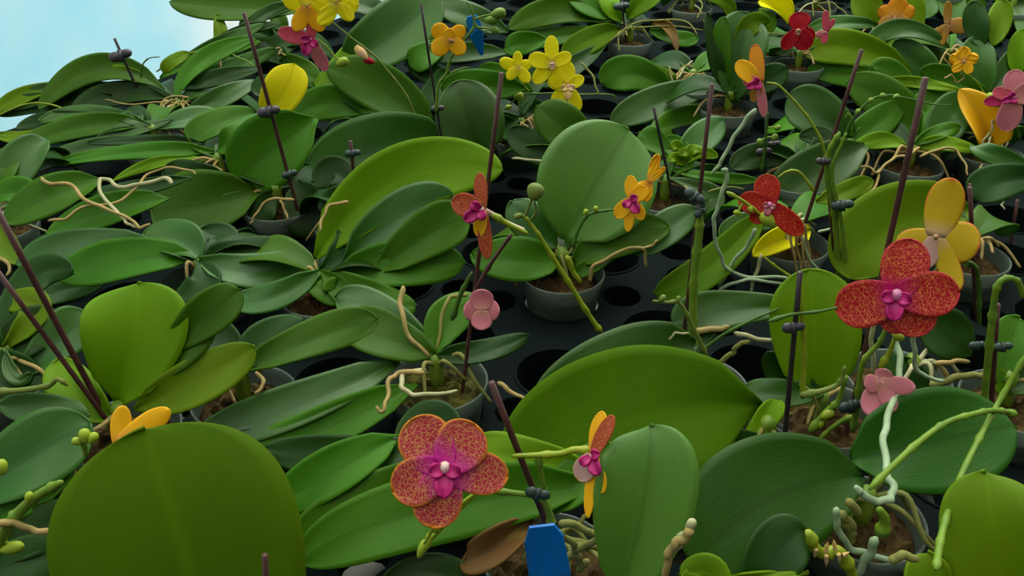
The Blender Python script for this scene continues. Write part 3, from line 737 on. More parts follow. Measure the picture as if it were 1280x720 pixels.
leaf(28,200,1, -8,262,.5, 50,'g1', tilt=.4, base=(60,175)); leaf(5,215,1.5,-12,240,1,30,'g2',base=(20,184))
low_leaves(3)
plant('F1', 345, 236, 'orchid with broad round leaves behind the tallest left stake', alpha=50)
leaf(335,190,1, 296,226,.2, 92,'g2', tilt=.6, pk=.5, base=(396,148), b0=.15); leaf(250,256,.8, 190,262,.5, 86,'g2', tilt=.5, pk=.6, base=(322,240), alpha=30); leaf(270,262,1, 255,285,1, 26,'g1', base=(318,242), tilt=.5)
leaf(355,112,1.2, 368,80,1, 52,'ly', tilt=.75, pk=.55, base=(330,150), b0=.4)
leaf(385,265,.3, 398,296,0, 60,'g0', tilt=.4, base=(372,225)); leaf(330,262,.2,330,285,0,34,'g0',base=(345,240))
leaf(238,220,-.4,204,214,-.5,40,'g0',base=(290,225))
root_c([(368,250),(345,248),(328,256),(318,272),(312,280)],2,.0026,'root_tan'); root_c([(350,250),(356,262),(360,275)],2,.0024,'root_tan')
stake(305,16,378,284,-2,.0026); clip(336,140,20,-2.4,'clip',5); clip(362,218,14,-2.4,'clip_green',10)
low_leaves(3)
plant('B1', 470, 158, 'orchid with the yellow flower cluster and its long diagonal leaves', alpha=42)
leaf(492,42,1.5, 545,-8,1.5, 78,'g1', tilt=.5, pk=.55, base=(425,80), b0=.35); leaf(478,112,2.2, 408,84,2, 60,'g2', tilt=.55, pk=.5, base=(540,162), b0=.35)
leaf(415,128,.5, 364,146,0, 44,'g2', tilt=.5, base=(472,140)); leaf(560,66,.8, 486,70,.3, 26,'g1', tilt=.4, base=(640,66), pk=.5); leaf(585,20,.2, 540,2,0, 34,'g1',base=(635,40)); leaf(530,70,1.2,512,82,1,34,'g2',base=(560,52)); leaf(455,5,.2,425,-10,0,30,'g1',base=(490,20)); leaf(430,80,1,395,108,1,30,'g3',base=(445,50)); leaf(545,95,0,510,80,0,26,'g0',base=(585,110)); leaf(540,115,.2,520,150,0,26,'g0',base=(560,85)); leaf(350,110,-1,330,120,-1,30,'g0')
spike([(522,152),(508,120),(490,95),(466,68),(440,48),(418,30),(405,20)], -6, .0022, 'bud_dark')
spike([(430,74),(420,72),(408,58),(396,48)],-6,.0016,'stem_lime',buds=[(428,78,6,20,1.4)])
spike([(466,66),(458,66)],-6,.0014,'stem_lime',buds=[(452,66,6,130,1.9)],budmat='lipyel')
spike([(462,70),(464,76)],-6.2,.0012,'stem_lime',buds=[(461,76,4.5,160,1.7)],budmat='red')
flower(420,4,-6.5,[(100,36,32,'p_yellow','sepal'),(175,30,32,'p_yellow','petal'),(230,34,24,'p_yellow','sepal'),(-45,28,20,'p_yellow','sepal'),(0,28,32,'p_yellow','petal')],back=True,col='peach',colr=6,label='front yellow flower seen from behind',ruffle=.04)
flower(384,8,-5.8,[(100,30,26,'p_yellow','sepal'),(160,30,26,'p_yellow','petal'),(240,34,20,'p_gold','sepal'),(-60,34,20,'p_gold','sepal'),(10,26,28,'p_gold','petal')],back=True,col='peach',colr=6,label='left yellow flower seen from behind')
flower(388,50,-6.6,[(80,26,14,'p_pink','sepal'),(165,40,20,'p_pink','petal'),(-65,42,17,'p_blush','sepal'),(230,16,15,'p_pink','sepal')],lip=(245,20,'magenta'),col='pinkish',colr=6,label='dull pink flower with a magenta lip',cup=.2)
low_leaves(3)
plant('B2', 548, 186, 'orchid with a thin stake and a gold flower beside the small blue tag', alpha=48)
leaf(478,188,1, 386,212,.5, 92,'g1', tilt=.6, pk=.55, base=(562,182), b0=.45, alpha=45)
leaf(586,145,1.5, 572,102,1.2, 84,'g1', tilt=.75, pk=.42, base=(598,192), b0=.5, alpha=62); leaf(520,165,.3,500,172,0,30,'g0')
leaf(598,108,.4, 552,112,0, 44,'g2', tilt=.55, base=(655,110)); 
stake(526,4,552,176,-2,.0018,'stake_dark'); clip(547,136,12,-2.3); 
spike([(545,142),(548,108),(558,92),(564,72),(578,52),(592,34),(590,14),(584,2)], -3, .0024, 'stem', buds=[(623,17,7,10,1.4),(614,25,6,0,1.5),(618,38,4.5,-20,1.3)], budmat='stem')
spike([(592,28),(602,38),(614,38)],-3,.0016,'stem'); spike([(562,92),(576,86),(586,84)],-3,.0016,'stem')
flower(562,50,-3.4,[(140,26,22,'p_gold','petal'),(215,26,22,'p_gold','sepal'),(320,24,20,'p_gold','sepal'),(40,24,18,'p_gold','petal'),(90,14,14,'p_gold','sepal')],back=True,col='peach',colr=5,stem=[(574,56,-3)])
low_leaves(3)
plant('F3', 440, 262, 'orchid with a short stake and green clip in the gap right of the tall stake', alpha=45)
stake(438,176,446,262,0,.0024); clip(441,192,14,-.4,'clip_green'); leaf(425,250,0,400,262,0,34,'g0'); leaf(420,215,-.3,398,235,0,40,'g0',base=(445,245))
low_leaves(3)
plant('B3', 652, 152, 'orchid with lemon yellow flowers on a green spray at the top middle', alpha=50)
leaf(625,100,.2, 596,92,0, 38,'g2', base=(668,120)); leaf(615,165,-.3,600,185,-.5,40,'g0'); leaf(650,55,.5,632,60,0,30,'g2',base=(685,50)); leaf(668,100,-.2,690,95,-.5,30,'g0')
leaf(668,140,-.5,690,150,-.5,30,'g0')
spike([(700,116),(680,117),(655,118),(640,128),(630,138)], -3.5, .0018, 'stem_dark', buds=[(649,121,6,100,1.0),(636,134,3.5,200,1.3)])
spike([(645,92),(652,104),(662,114)],-3.5,.0015,'bud')
flower(648,85,-4,[(95,20,15,'p_yellow','sepal'),(160,26,18,'p_yellow','petal'),(220,20,16,'p_yellow','sepal'),(310,22,18,'p_yellow','sepal'),(20,18,16,'p_yellow','petal')],back=True,col='peach',colr=4,yaw=20,label='leftmost lemon yellow flower seen from behind')
flower(690,80,-4.2,[(92,34,21,'p_yellow','sepal'),(165,30,24,'p_yellow','petal'),(225,32,22,'p_yellow','sepal'),(285,30,22,'p_yellow','sepal'),(25,26,20,'p_yellow','petal')],lip=(275,8,'lipyel'),col='whitish',colr=5,cup=.2,label='upper lemon yellow flower facing forward')
flower(710,108,-4.6,[(100,32,28,'p_yellow','sepal'),(165,26,20,'p_yellow','petal'),(232,30,22,'p_yellow','sepal'),(296,33,20,'p_yellow','sepal'),(30,22,18,'p_yellow','petal')],lip=(270,16,'lipyel'),col='whitish',colr=5,cup=.2,label='lower lemon yellow flower facing forward')
root_c([(590,192),(612,182),(632,172),(655,152)],2,.0022,'root_tan'); root_c([(725,78),(738,90),(745,108),(748,118)],1,.0024,'root_olive')
# ---- mid right back
low_leaves(3)
plant('D1', 1062, 178, 'orchid with broad pale leaves around the stake at the upper right', alpha=48)
leaf(1022,142,.8, 984,122,0, 62,'g1', tilt=.65, pk=.55, base=(1068,176)); leaf(1110,128,.4, 1060,100,.2, 56,'g2', tilt=.6, base=(1148,170)); leaf(1088,160,.8,1130,128,.5,40,'g2',tilt=.5); leaf(1100,160,.3,1140,148,0,24,'g1'); leaf(1020,170,-.3,985,180,-.5,34,'g0')
spike([(1050,184),(1062,155),(1076,136),(1092,123),(1112,119),(1140,124),(1165,130),(1190,131)], -3, .002, 'stem_dark', buds=[(1120,121,3.5,20),(1104,120,3.5,160),(1088,126,3.2,60),(1072,140,3.2,60)], budmat='stem', taper=.45)
spike([(1066,150),(1060,142),(1056,148)],-3,.0012,'stem')
low_leaves(3)
plant('D2', 1160, 158, 'orchid with a leaning green leaf right of the leaning brown stake', alpha=50)
leaf(1152,140,.5, 1185,118,0, 40,'g2', tilt=.6, base=(1145,180)); leaf(1150,104,.8, 1200,113,.5, 14,'g3', base=(1100,100)); leaf(1120,180,.2,1078,182,0,18,'g2',base=(1165,182)); leaf(1120,96,.2,1090,84,0,30,'g2')
low_leaves(3)
plant('D3', 1000, 205, 'orchid behind the red spotted flower with a broad grey green leaf', alpha=50)
leaf(1010,222,.8, 972,250,0, 66,'g1', tilt=.6, pk=.5, base=(1082,182), b0=.4); leaf(950,195,-.2,915,210,0,34,'g0'); leaf(1030,175,0,1000,170,0,30,'g0')
stake(958,140,956,210,0,.0022,'clip_green'); clip(955,190,14,0,'clip'); clip(968,180,11,0,'clip')
spike([(952,215),(956,185),(958,160),(960,140)],-1,.0026,'stem_dark',buds=[(968,172,4,60),(950,178,4,110),(972,160,3.5,40)],budmat='stem')
# side-on flower at 945,95 with its curved stem
spike([(1034,215),(1028,180),(1012,150),(996,130),(985,118),(972,106),(958,103)], -5, .0022, 'stem_lime')
flower(950,104,-5.5,[(102,48,18,'p_orange','sepal'),(140,40,22,'p_gold','petal'),(168,22,14,'p_pink','petal'),(280,42,12,'p_blush','sepal'),(250,24,13,'p_bronze','sepal')],lip=(200,15,'magenta'),col='pinkish',colr=5,yaw=-10,cup=.25,label='orange flower seen side on')
low_leaves(3)
plant('H1', 1140, 186, 'orchid in a clear pot full of tan roots above the large gold flower', alpha=35, roots=14, rootmat='root_tan')
leaf(1105,176,1, 1066,182,0, 20,'g3', base=(1135,184)); leaf(1180,180,1, 1222,188,0, 20,'g3', base=(1145,184)); leaf(1175,165,1, 1200,160,0,20,'g2')
root_c([(1135,196),(1120,196),(1105,208),(1095,216),(1085,208),(1070,210)],1.5,.0026,'root_tan'); root_c([(1098,212),(1096,230),(1078,248)],1.2,.0026,'root_tan')
root_c([(1150,196),(1175,186),(1195,188),(1206,205),(1210,220)],1.5,.0026,'root_tan')
low_leaves(2, 20, 160)
plant('H3', 1232, 236, 'orchid at the right edge with a dark glossy leaf over an open tray hole', alpha=35, pot=False, crown=False)
leaf(1248,228,1, 1214,246,.5, 48,'g0', tilt=.5, base=(1300,222), pk=.6); leaf(1245,195,1.5, 1216,182,1, 24,'g1', base=(1300,214), tilt=.4)
stake(1212,230,1216,300,-1,.0022); stake(1272,250,1246,410,-3,.0022)
root_c([(1258,245),(1252,255),(1256,262)],1,.0018,'root_pale'); root_c([(1228,205),(1222,218),(1238,226)],1,.0018,'root_tan')
PLANTS['H3'].haspot = False


# ---- middle rows
plant('G1', 704, 318, 'orchid with a huge upright oval leaf in a grey pot at the centre', alpha=62, roots=7, rootmat='root_olive')
leaf(745,228,1, 786,162,0, 146,'g6', tilt=.75, pk=.5, base=(705,300), b0=.3, maxw=.14); leaf(770,298,1.6, 836,284,1, 50,'g2', tilt=.45, pk=.55, base=(716,330), alpha=35); leaf(830,288,.6, 870,262,.4, 44,'g1', tilt=.5, alpha=35, base=(795,320)); leaf(735,335,.6,770,318,.5,18,'g2',base=(715,345),alpha=30)
leaf(665,280,.5, 640,252,0, 50,'g1', tilt=.5, base=(696,308)); leaf(650,325,.8, 590,318,0, 56,'g2', tilt=.5, base=(698,325), alpha=30)
root_v([(708,320),(716,338),(726,354)],-3,.004,'stem_lime'); root_v([(738,352),(740,336),(760,322),(790,310),(804,312),(808,334)],-3,.0026,'root_tan'); root_v([(800,312),(812,308),(822,300)],-3,.002,'root_tan')
root_v([(640,198),(668,200),(688,206),(692,218)],8,.002,'root_pale')
spike([(752,416),(735,392),(712,355),(690,320),(672,292),(656,272),(645,268)], [-7,-7,-7,-7,-7,-7,-7], .0036, 'stem_lime', buds=[(669,240,11,70,1.05),(648,270,4,200,1.6)], budmat='bud_dark')
spike([(663,276),(670,264),(668,250)],-7,.0018,'bud_dark')
spike([(716,310),(722,290),(734,270),(752,264),(770,262)],-3,.0024,'stem_dark',buds=[(732,265,3,60),(745,261,3,120)])
flower(790,250,-4,[(95,30,17,'p_gold','sepal'),(40,24,20,'p_gold','petal'),(225,30,20,'p_gold','sepal'),(262,40,13,'p_gold','sepal'),(-60,28,16,'p_gold','sepal')],lip=(-52,20,'magenta'),col='magenta',colr=6,yaw=-15,cup=.1)
flower(812,228,-3,[(75,36,12,'p_gold','sepal'),(210,20,13,'p_gold','petal'),(260,24,12,'p_gold','petal'),(45,26,8,'p_gold','sepal')],back=True,col='lipyel',colr=4,ruffle=.08,label='narrow gold flower seen edge on')
low_leaves(3)
plant('C6', 832, 226, 'orchid with small lobed leaves around a thin stake behind the gold flower', alpha=40, roots=6)
leaf(850,190,.3,830,175,0,30,'g2',base=(860,215)); leaf(895,222,.5,842,212,.4,14,'g2',base=(950,226),pk=.45); leaf(815,175,.2,800,165,0,30,'g2',base=(845,200)); leaf(875,175,.2,905,150,0,40,'g1',base=(850,205)); leaf(772,200,-.2,752,190,0,30,'g0')
leaf(890,245,0,870,262,0,26,'g1')
for a,b in ((842,188),(858,196),(880,192),(896,196),(838,202)): leaf((a+850)/2,b-4,1, a,b,1.2, 14,'g3', base=(855,206))
stake(817,134,832,205,-1,.002,'stake_dark')
root_v([(885,240),(905,234),(930,236)],-5,.0018,'root_olive')
low_leaves(3)
plant('I1', 990, 282, 'orchid with the red spotted three lobed flower left of the green clips', alpha=50, roots=8, rootmat='root_pale')
leaf(882,338,.5, 818,366,0, 46,'g4', tilt=.5, pk=.45, base=(958,262), b0=.4, alpha=30); leaf(1060,238,.6,1090,226,0,26,'g3',base=(1020,252)); leaf(930,280,-.2,905,300,-.5,30,'g1')
leaf(970,302,1, 942,320,1.6, 28,'ly', tilt=.5, base=(1012,288), b0=.7, fold=.5, pk=.4, alpha=50)
root_v([(945,136),(926,158),(910,186),(900,204),(890,218)],-5,.0030,'root_sage'); root_v([(902,212),(908,214),(906,232),(896,262),(892,285),(900,318),(908,334),(930,346),(960,346),(1000,350)],-5.5,.0030,'root_sage')
root_v([(944,286),(935,305),(915,330),(898,360)],-5,.003,'root_sage'); root_v([(898,364),(915,354),(945,350),(990,356),(1002,352)],-5.8,.0026,'root_sage')
stake(1077,62,1004,286,-3,.0023)
for k in range(4): root_v([(988+k*6,280),(991+k*6.5,315),(999+k*5,345)],[-4.6-k%2*.5,-5.2+k%2*.5,-5],.0021,'root_tan')
root_v([(1004,296),(1010,320),(1030,345)],-5,.002,'root_sage'); root_v([(1022,290),(1040,286),(1048,295)],-3,.0022,'root_sage')
root_v([(952,318),(944,345),(936,372)],-5,.0028,'root_pale')
spike([(1050,385),(1046,300),(1042,262),(1034,222),(1036,190),(1050,165)], [-4]*6, .0046, 'stem', taper=.7)
spike([(1060,385),(1055,300),(1050,268),(1040,215),(1052,180),(1058,166)], [-4.4]*6, .0034, 'stem')
spike([(1018,240),(1000,216),(985,214),(972,222)],-5,.002,'stem_lime')
spike([(908,240),(930,252),(950,268),(962,280)],-7,.0026,'stem_lime',buds=[(960,275,8,135,1.6),(938,262,3,120,1.6),(922,266,3.4,170,1.6)])
clip(1029,202,13,-4.4,'clip',-10); clip(1053,257,20,-4.8,'clip_green')
stake(1032,195,1046,355,-3.6,.0024,'stake')
flower(962,256,-6.5,[(100,38,32,'p_redspot2','sepal'),(172,38,28,'p_redspot2','petal'),(318,54,26,'p_redspot2','petal'),(225,30,22,'p_redspot2','sepal'),(280,26,20,'p_redspot2','sepal')],lip=(255,14,'liprose'),col='pinkish',colr=8,cup=.2)
spike([(1012,400),(1010,370),(990,348),(968,332),(956,322)],-6.5,.0026,'stem_lime')
low_leaves(2, 20, 160)
plant('I2', 1215, 298, 'orchid with a broad light leaf and the large gold flower seen from behind', alpha=50, pot=True)
leaf(1110,290,.6, 1066,348,0, 112,'g3', tilt=.65, pk=.5, base=(1212,262), b0=.35, maxw=.13); leaf(1190,300,-.3,1215,330,-.5,56,'g1',base=(1200,258))
stake(1212,234,1224,470,-5,.0026); 
spike([(1226,500),(1224,440),(1224,380),(1222,340),(1212,328),(1196,328)], -6, .0034, 'stem_dark')
flower(1170,296,-8,[(78,74,44,'p_backgold','sepal'),(190,46,30,'p_backgold','petal'),(292,72,26,'p_backgold','sepal'),(-14,50,52,'p_backgold','petal'),(250,42,26,'p_palepink','sepal')],back=True,col='peach',colr=12,cup=.2,stem=[(1182,312,-6.5),(1200,326,-6)])
low_leaves(2, 20, 160)
plant('I3', 1025, 498, 'orchid with a tall oval lime leaf behind a dark stake and brown clip', alpha=68)
leaf(1018,405,.5, 1010,338,0, 114,'g3', tilt=.8, pk=.52, base=(1022,488), b0=.5, maxw=.13)
leaf(900,388,.5, 841,404,0, 50,'g1', tilt=.5, pk=.62, base=(1000,384), alpha=30, b0=.35); leaf(865,425,-.4,850,445,-.5,40,'g0',base=(900,395),alpha=30)
leaf(965,492,.8, 926,490,0, 38,'g1', tilt=.5, alpha=28); leaf(985,470,-.2,960,440,0,40,'g0')
stake(1000,340,984,512,-5,.0022,'stake_dark'); clip(992,410,20,-5.4); 
spike([(1003,498),(1005,440),(1003,395),(999,340)],-5,.0026,'stem_lime'); spike([(960,402),(990,393),(1020,390),(1048,384)],-5.5,.0018,'stem_dark')
spike([(1000,494),(1030,488),(1050,478),(1056,458)],-5.5,.0032,'bud_dark'); spike([(1012,540),(1032,516),(1048,500),(1058,470)],-5,.0036,'stem',buds=[(1034,518,6,30,1.6),(1026,530,4,80,1.5)],budmat='stem_lime')
root_v([(1000,480),(1020,500),(1018,530)],-4,.002,'root_olive')
plant('K3', 875, 458, 'green flower spike rising from a hidden pot beside the empty tray hole', alpha=35)
stake(890,105,868,300,1.0,.0019)
spike([(866,440),(866,400),(868,340),(874,290),(874,262)],-1,.0046,'stem',taper=.8); clip(868,246,20,-1.3,'clip_green',-40); clip(876,262,16,-1.5,'clip_green',60)
spike([(884,448),(872,420),(858,392),(848,378),(832,378),(816,376)],-3,.0024,'bud_dark',buds=[(828,373,4,40,1.4),(848,374,3,80,1.5)],budmat='bud_dark')
spike([(875,440),(905,418),(940,400),(975,385)],-2,.002,'stem_dark')
root_v([(836,425),(846,416),(862,417)],-3,.0014,'root_pale'); root_v([(868,414),(890,412),(912,408)],-2.5,.0036,'root_tan'); root_v([(918,416),(940,422),(968,426)],-2,.0028,'root_pale'); root_v([(898,455),(915,442),(922,432),(938,426)],-2,.003,'root_olive')
leaf(855,440,0,850,458,0,30,'g1')
plant('Z1', 1142, 452, 'orchid with the large red flower speckled yellow at the right', alpha=45, roots=5, rootmat='root_pale')
leaf(1180,415,.4, 1212,445,0, 62,'g0', tilt=.5, base=(1150,395)); leaf(1130,470,.0, 1180,500,0,50,'g0',base=(1120,440))
stake(1157,97,1066,506,-6,.0024)
spike([(1066,540),(1072,500),(1078,455),(1098,430),(1108,410)],-8,.0034,'stem'); spike([(1100,460),(1112,440),(1118,424)],-8.5,.0032,'stem_lime',buds=[(1122,420,6,-30,1.4)])
root_v([(1148,395),(1142,430),(1146,460),(1160,472),(1180,476)],-7,.0026,'root_sage'); root_v([(1092,390),(1090,425),(1092,470)],-7,.0028,'root_pale')
root_v([(1168,455),(1190,452),(1212,452)],-3,.003,'root_tan'); root_v([(1184,478),(1178,460),(1168,454)],-3,.003,'root_tan'); root_v([(1162,482),(1190,474),(1215,468),(1235,474)],-3.5,.0042,'root_olive')
clip(1064,508,22,-8.4,'clip_green',10)
spike([(1066,520),(1050,528),(1034,540),(1016,560)],-7.5,.003,'stem')
flower(1121,369,-10,[(76,72,56,'p_redspot','sepal'),(196,74,60,'p_redspot','petal'),(2,70,56,'p_redspot','petal'),(306,58,52,'p_redspot','sepal'),(268,48,42,'p_redspot','sepal')],lip=(262,32,'magenta'),col='pinkish',colr=16,cup=.2)
flower(1100,478,-10,[(60,18,22,'p_blush','petal'),(-10,40,22,'p_blush','sepal'),(255,44,34,'p_blush','petal'),(292,38,20,'p_blush','sepal'),(190,18,24,'p_blush','sepal')],back=True,col='pinkish',colr=7,cup=.5,label='nodding blush pink flower hanging face down')
plant('Z2', 1262, 472, 'orchid at the right edge with two stakes held by clips', alpha=50, roots=5, rootmat='root_tan')
leaf(1262,430,.3, 1274,398,0, 56,'g2', tilt=.6, base=(1245,480)); leaf(1286,470,.2,1300,450,0,40,'g1',base=(1262,490)); leaf(1250,470,.1,1240,450,0,26,'g4',base=(1252,495))
stake(1246,380,1240,480,-3,.0028); clip(1222,432,15,-3.6,'clip_green'); clip(1254,434,17,-3.6,'clip_green')
spike([(1228,525),(1236,440),(1240,400),(1246,360),(1258,348),(1272,352),(1280,372)],-5,.0037,'stem',taper=.7)
spike([(1170,712),(1178,665),(1197,605),(1224,548),(1250,500),(1285,440)],[-26,-23,-19,-15,-12,-11],.0028,'stem',taper=.8)
spike([(1086,612),(1140,560),(1180,530),(1215,518),(1242,513),(1268,516)],[-19,-17,-15,-14,-13,-12],.0026,'stem',buds=[(1262,516,5,-10,2.0)],taper=.9,budmat='stem')
# ---- left middle (much of it behind dark gaps)
plant('F2', 402, 344, 'orchid with a long arching leaf with a silvery underside at the centre left', alpha=40, roots=4)
leaf(500,226,1.5, 628,212,1, 84,'g3', tilt=.6, pk=.55, base=(395,322), b0=.35); leaf(505,268,1.2, 568,252,1, 62,'g1', tilt=.5, pk=.55, base=(430,330)); leaf(540,290,1.7, 585,272,1.5, 62,'g2', tilt=.5, base=(470,340)); leaf(420,365,.5,380,350,.5,34,'g2',alpha=30)
leaf(340,372,.6, 288,372,0, 36,'g1', tilt=.4, alpha=28); leaf(460,375,.4,520,382,0,50,'g2',alpha=28); leaf(500,330,.5,580,330,0,60,'g2',base=(420,345)); leaf(450,300,0,430,280,0,60,'g0')
root_c([(436,252),(415,256),(404,270),(400,290)],2.5,.0026,'root_tan')
low_leaves(3)
plant('F4', 250, 330, 'orchid with low leaves under tangled tan roots at the left', alpha=24, roots=4)
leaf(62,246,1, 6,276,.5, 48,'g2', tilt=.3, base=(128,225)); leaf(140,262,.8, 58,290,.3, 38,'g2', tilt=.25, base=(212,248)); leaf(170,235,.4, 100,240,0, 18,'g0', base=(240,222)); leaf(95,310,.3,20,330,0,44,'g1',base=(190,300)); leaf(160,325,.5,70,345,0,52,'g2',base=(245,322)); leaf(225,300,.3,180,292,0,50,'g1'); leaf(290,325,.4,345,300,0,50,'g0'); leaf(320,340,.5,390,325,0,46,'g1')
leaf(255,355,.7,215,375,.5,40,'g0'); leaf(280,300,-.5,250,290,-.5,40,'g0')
root_c([(52,222),(60,230),(85,230),(108,250),(130,260),(160,272),(174,284),(188,280)],2.5,.0031,'root_tan',alpha=24); root_c([(215,230),(205,223),(170,232),(148,233),(134,224),(124,226),(130,248),(150,268),(160,280),(172,284)],2.3,.0033,'root_pale',alpha=24)
root_c([(60,276),(84,272),(108,257),(145,254),(168,236),(188,216),(210,210),(235,212),(245,218)],2.2,.0023,'root_tan',alpha=24)
low_leaves(3)
plant('V1', -10, 262, 'orchid mostly beyond the left edge with dangling tan roots above the two dark stakes', alpha=30, roots=5, rootmat='root_pale', pot=True)
leaf(20,240,.3,45,265,0,40,'g2'); leaf(5,300,.2,25,330,0,30,'g3'); leaf(70,365,.8,130,350,.5,34,'g1',base=(20,385))
root_c([(-5,265),(10,268)],1,.002,'root_pale'); root_c([(-5,320),(12,332),(8,345)],1,.003,'root_tan')
plant('S1', 148, 512, 'orchid with an upright bright leaf under the crossing stakes at left', alpha=55, roots=4)
leaf(168,420,1, 172,354,.5, 132,'g3', tilt=.75, pk=.6, base=(148,505), b0=.25, maxw=.15); leaf(245,478,.8, 318,434,.3, 60,'g3', tilt=.5, base=(168,512), alpha=38); leaf(95,490,.6, 72,450,0, 60,'g3', tilt=.6, base=(140,525), alpha=40); leaf(225,430,0,260,395,0,60,'g2',base=(170,480)); leaf(262,392,.2,300,362,0,54,'g2',base=(205,440))
stake(-4,262,134,524,0,.0026); stake(-4,338,128,518,-.6,.0022)
spike([(-10,490),(25,488),(60,482),(72,474),(85,482)],-2,.0032,'bud_dark')
plant('S2', 10, 440, 'orchid with dark leaves at the left edge beside the crossing stakes', alpha=40, roots=4)
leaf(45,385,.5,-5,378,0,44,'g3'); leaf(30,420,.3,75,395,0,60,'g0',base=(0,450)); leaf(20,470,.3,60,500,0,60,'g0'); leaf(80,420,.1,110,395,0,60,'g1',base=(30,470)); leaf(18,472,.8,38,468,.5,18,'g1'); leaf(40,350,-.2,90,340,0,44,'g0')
plant('M0', 300, 470, 'orchid in the dark gap left of the moss filled pot', alpha=28, roots=6, rootmat='root_tan')
leaf(330,430,.0,380,400,0,50,'g0'); leaf(280,430,0,250,400,0,46,'g0'); leaf(400,420,.2,470,400,0,50,'g2')
root_c([(320,465),(330,480),(318,492)],1.2,.0028,'root_tan')
plant('M1', 545, 450, 'orchid in the moss filled grey pot behind the large speckled flower', alpha=26, soil='moss', roots=6, rootmat='root_olive', px0=0)
leaf(362,510,1, 240,546,.3, 56,'g1', tilt=.35, pk=.5, base=(500,452), b0=.4); leaf(395,540,.6, 268,578,0, 54,'g2', tilt=.35, pk=.5, base=(520,480), b0=.4); leaf(480,420,1,430,395,.5,60,'g2'); leaf(600,440,.5,660,420,0,30,'g0'); leaf(470,390,.5,420,372,0,50,'g1'); leaf(560,400,1,600,372,1,50,'g2')
root_c([(532,462),(506,468),(502,482),(514,492),(545,493),(572,488)],[1,1.8,2.4,2.4,2.4,2.2],.0032,'root_pale',alpha=26); root_c([(530,466),(500,466),(487,476),(484,498),(478,514),(470,508)],2,.003,'root_tan'); root_c([(504,358),(501,385),(512,420),(538,446)],[2.4,2.2,1.5,.6],.0034,'root_tan'); root_c([(585,369),(562,372),(552,400),(546,440)],[2,2.2,1.6,.6],.0028,'root_olive')
root_c([(622,478),(640,490),(658,500)],1.6,.0028,'root_tan')
stake(627,91,608,245,-1,.0019)
spike([(585,400),(592,370),(610,335),(640,292)],-4,.0028,'stake'); spike([(565,400),(575,370),(590,340)],-4,.003,'stem_dark')
flower(603,262,-8,[(95,46,17,'p_orangespot','sepal'),(165,40,30,'p_orangespot','petal'),(225,22,24,'p_blush','sepal'),(275,62,18,'p_orangespot','sepal'),(262,34,17,'p_gold','petal')],lip=(215,24,'magenta'),col='whitish',colr=8,yaw=-10,cup=.2,stem=[(615,268,-7),(632,278,-7),(655,288,-7)],label='orange speckled flower turned to the left')
spike([(615,268),(635,280),(660,292)],-8,.003,'stem_lime')
flower(602,388,-6,[(90,26,30,'p_blush','sepal'),(180,22,26,'p_blush','petal'),(270,24,26,'p_blush','sepal'),(0,22,26,'p_blush','petal')],back=True,col='pinkish',colr=6,cup=.5,label='half closed pink flower')
# ---- front left
plant('N2', 575, 560, 'orchid hidden behind the large speckled flower with long leaves sweeping to the left', alpha=30, roots=3)
leaf(415,590,1, 332,640,.5, 60,'g2', tilt=.45, pk=.5, base=(500,545)); leaf(445,640,.4, 360,690,0, 76,'g2', tilt=.45, pk=.5, base=(540,585)); leaf(540,525,-.6,500,560,-.6,50,'g0'); leaf(440,570,-.2,330,560,0,50,'g0'); leaf(600,610,.2,640,640,0,36,'g3')
spike([(425,594),(450,592),(470,589),(500,588)],-1,.0022,'bud',buds=[(466,588,4,5,2.2)])
plant('W1', -15, 560, 'orchid with broad grey green leaves at the lower left edge', alpha=35, roots=4)
leaf(40,570,1, 112,530,.8, 92,'g1', tilt=.35, pk=.55, base=(-40,625)); leaf(60,515,.6,110,520,.5,44,'g1',base=(-10,505)); leaf(30,625,.4,90,585,.2,40,'g2',base=(-20,660)); leaf(45,665,0,110,640,0,60,'g0',base=(-10,700)); leaf(30,700,.3,100,700,0,60,'g0',base=(-40,740))
spike([(-8,690),(12,655),(32,632),(52,616),(78,602)],-8,.0055,'stem',buds=[(36,622,5,80,1.6),(14,685,8,10,2.0)],budmat='bud'); root_v([(-10,660),(12,652),(34,661),(60,665),(75,672)],-8.5,.0034,'root_tan')
spike([(108,570),(104,552),(100,545)],-8,.0022,'stem',buds=[(106,545,7,100,1.4),(96,552,5,150,1.3),(116,548,6,60,1.4)]); spike([(0,590),(4,583)],-8,.002,'stem',buds=[(2,584,7,100,1.5)])
plant('N1', 250, 880, 'orchid with a huge round olive leaf in the lower left corner', alpha=62, roots=3)
leaf(236,712,1, 182,536,0, 316,'g4', tilt=.85, pk=.6, base=(300,920), b0=.3, maxw=.17, fold=.05)
stake(331,694,334,760,-2,.0016)
spike([(175,640),(160,590),(150,552)],7,.0026,'stem')
flower(148,556,7,[(38,72,30,'p_gold','sepal'),(88,48,24,'p_gold','petal')],back=True,col='lipyel',colr=8,cup=.1,label='gold flower partly behind the round leaf')
plant('Q1', 688, 672, 'orchid with the large orange speckled flower and magenta centre at the front', alpha=30, roots=12, rootmat='root_olive', soil='bark')
leaf(525,640,1.2, 374,700,.5, 92,'g2', tilt=.4, pk=.45, base=(745,606), b0=.35, maxw=.12)
leaf(640,572,.3, 590,560,0, 60,'g3', tilt=.5, base=(745,590)); leaf(720,600,.2,770,560,0,60,'g2',base=(690,640)); leaf(610,690,.8, 580,700,.5, 44,'lb', base=(668,650), label='withered brown leaf', fold=.4); leaf(640,668,.6,622,690,.5,34,'lb',base=(668,655),label='curled dry leaf'); leaf(540,715,.3,600,745,0,50,'g0',base=(470,740))
stake(614,478,690,672,-2,.0023); clip(672,618,22,-2.6,'clip_green',-20); 
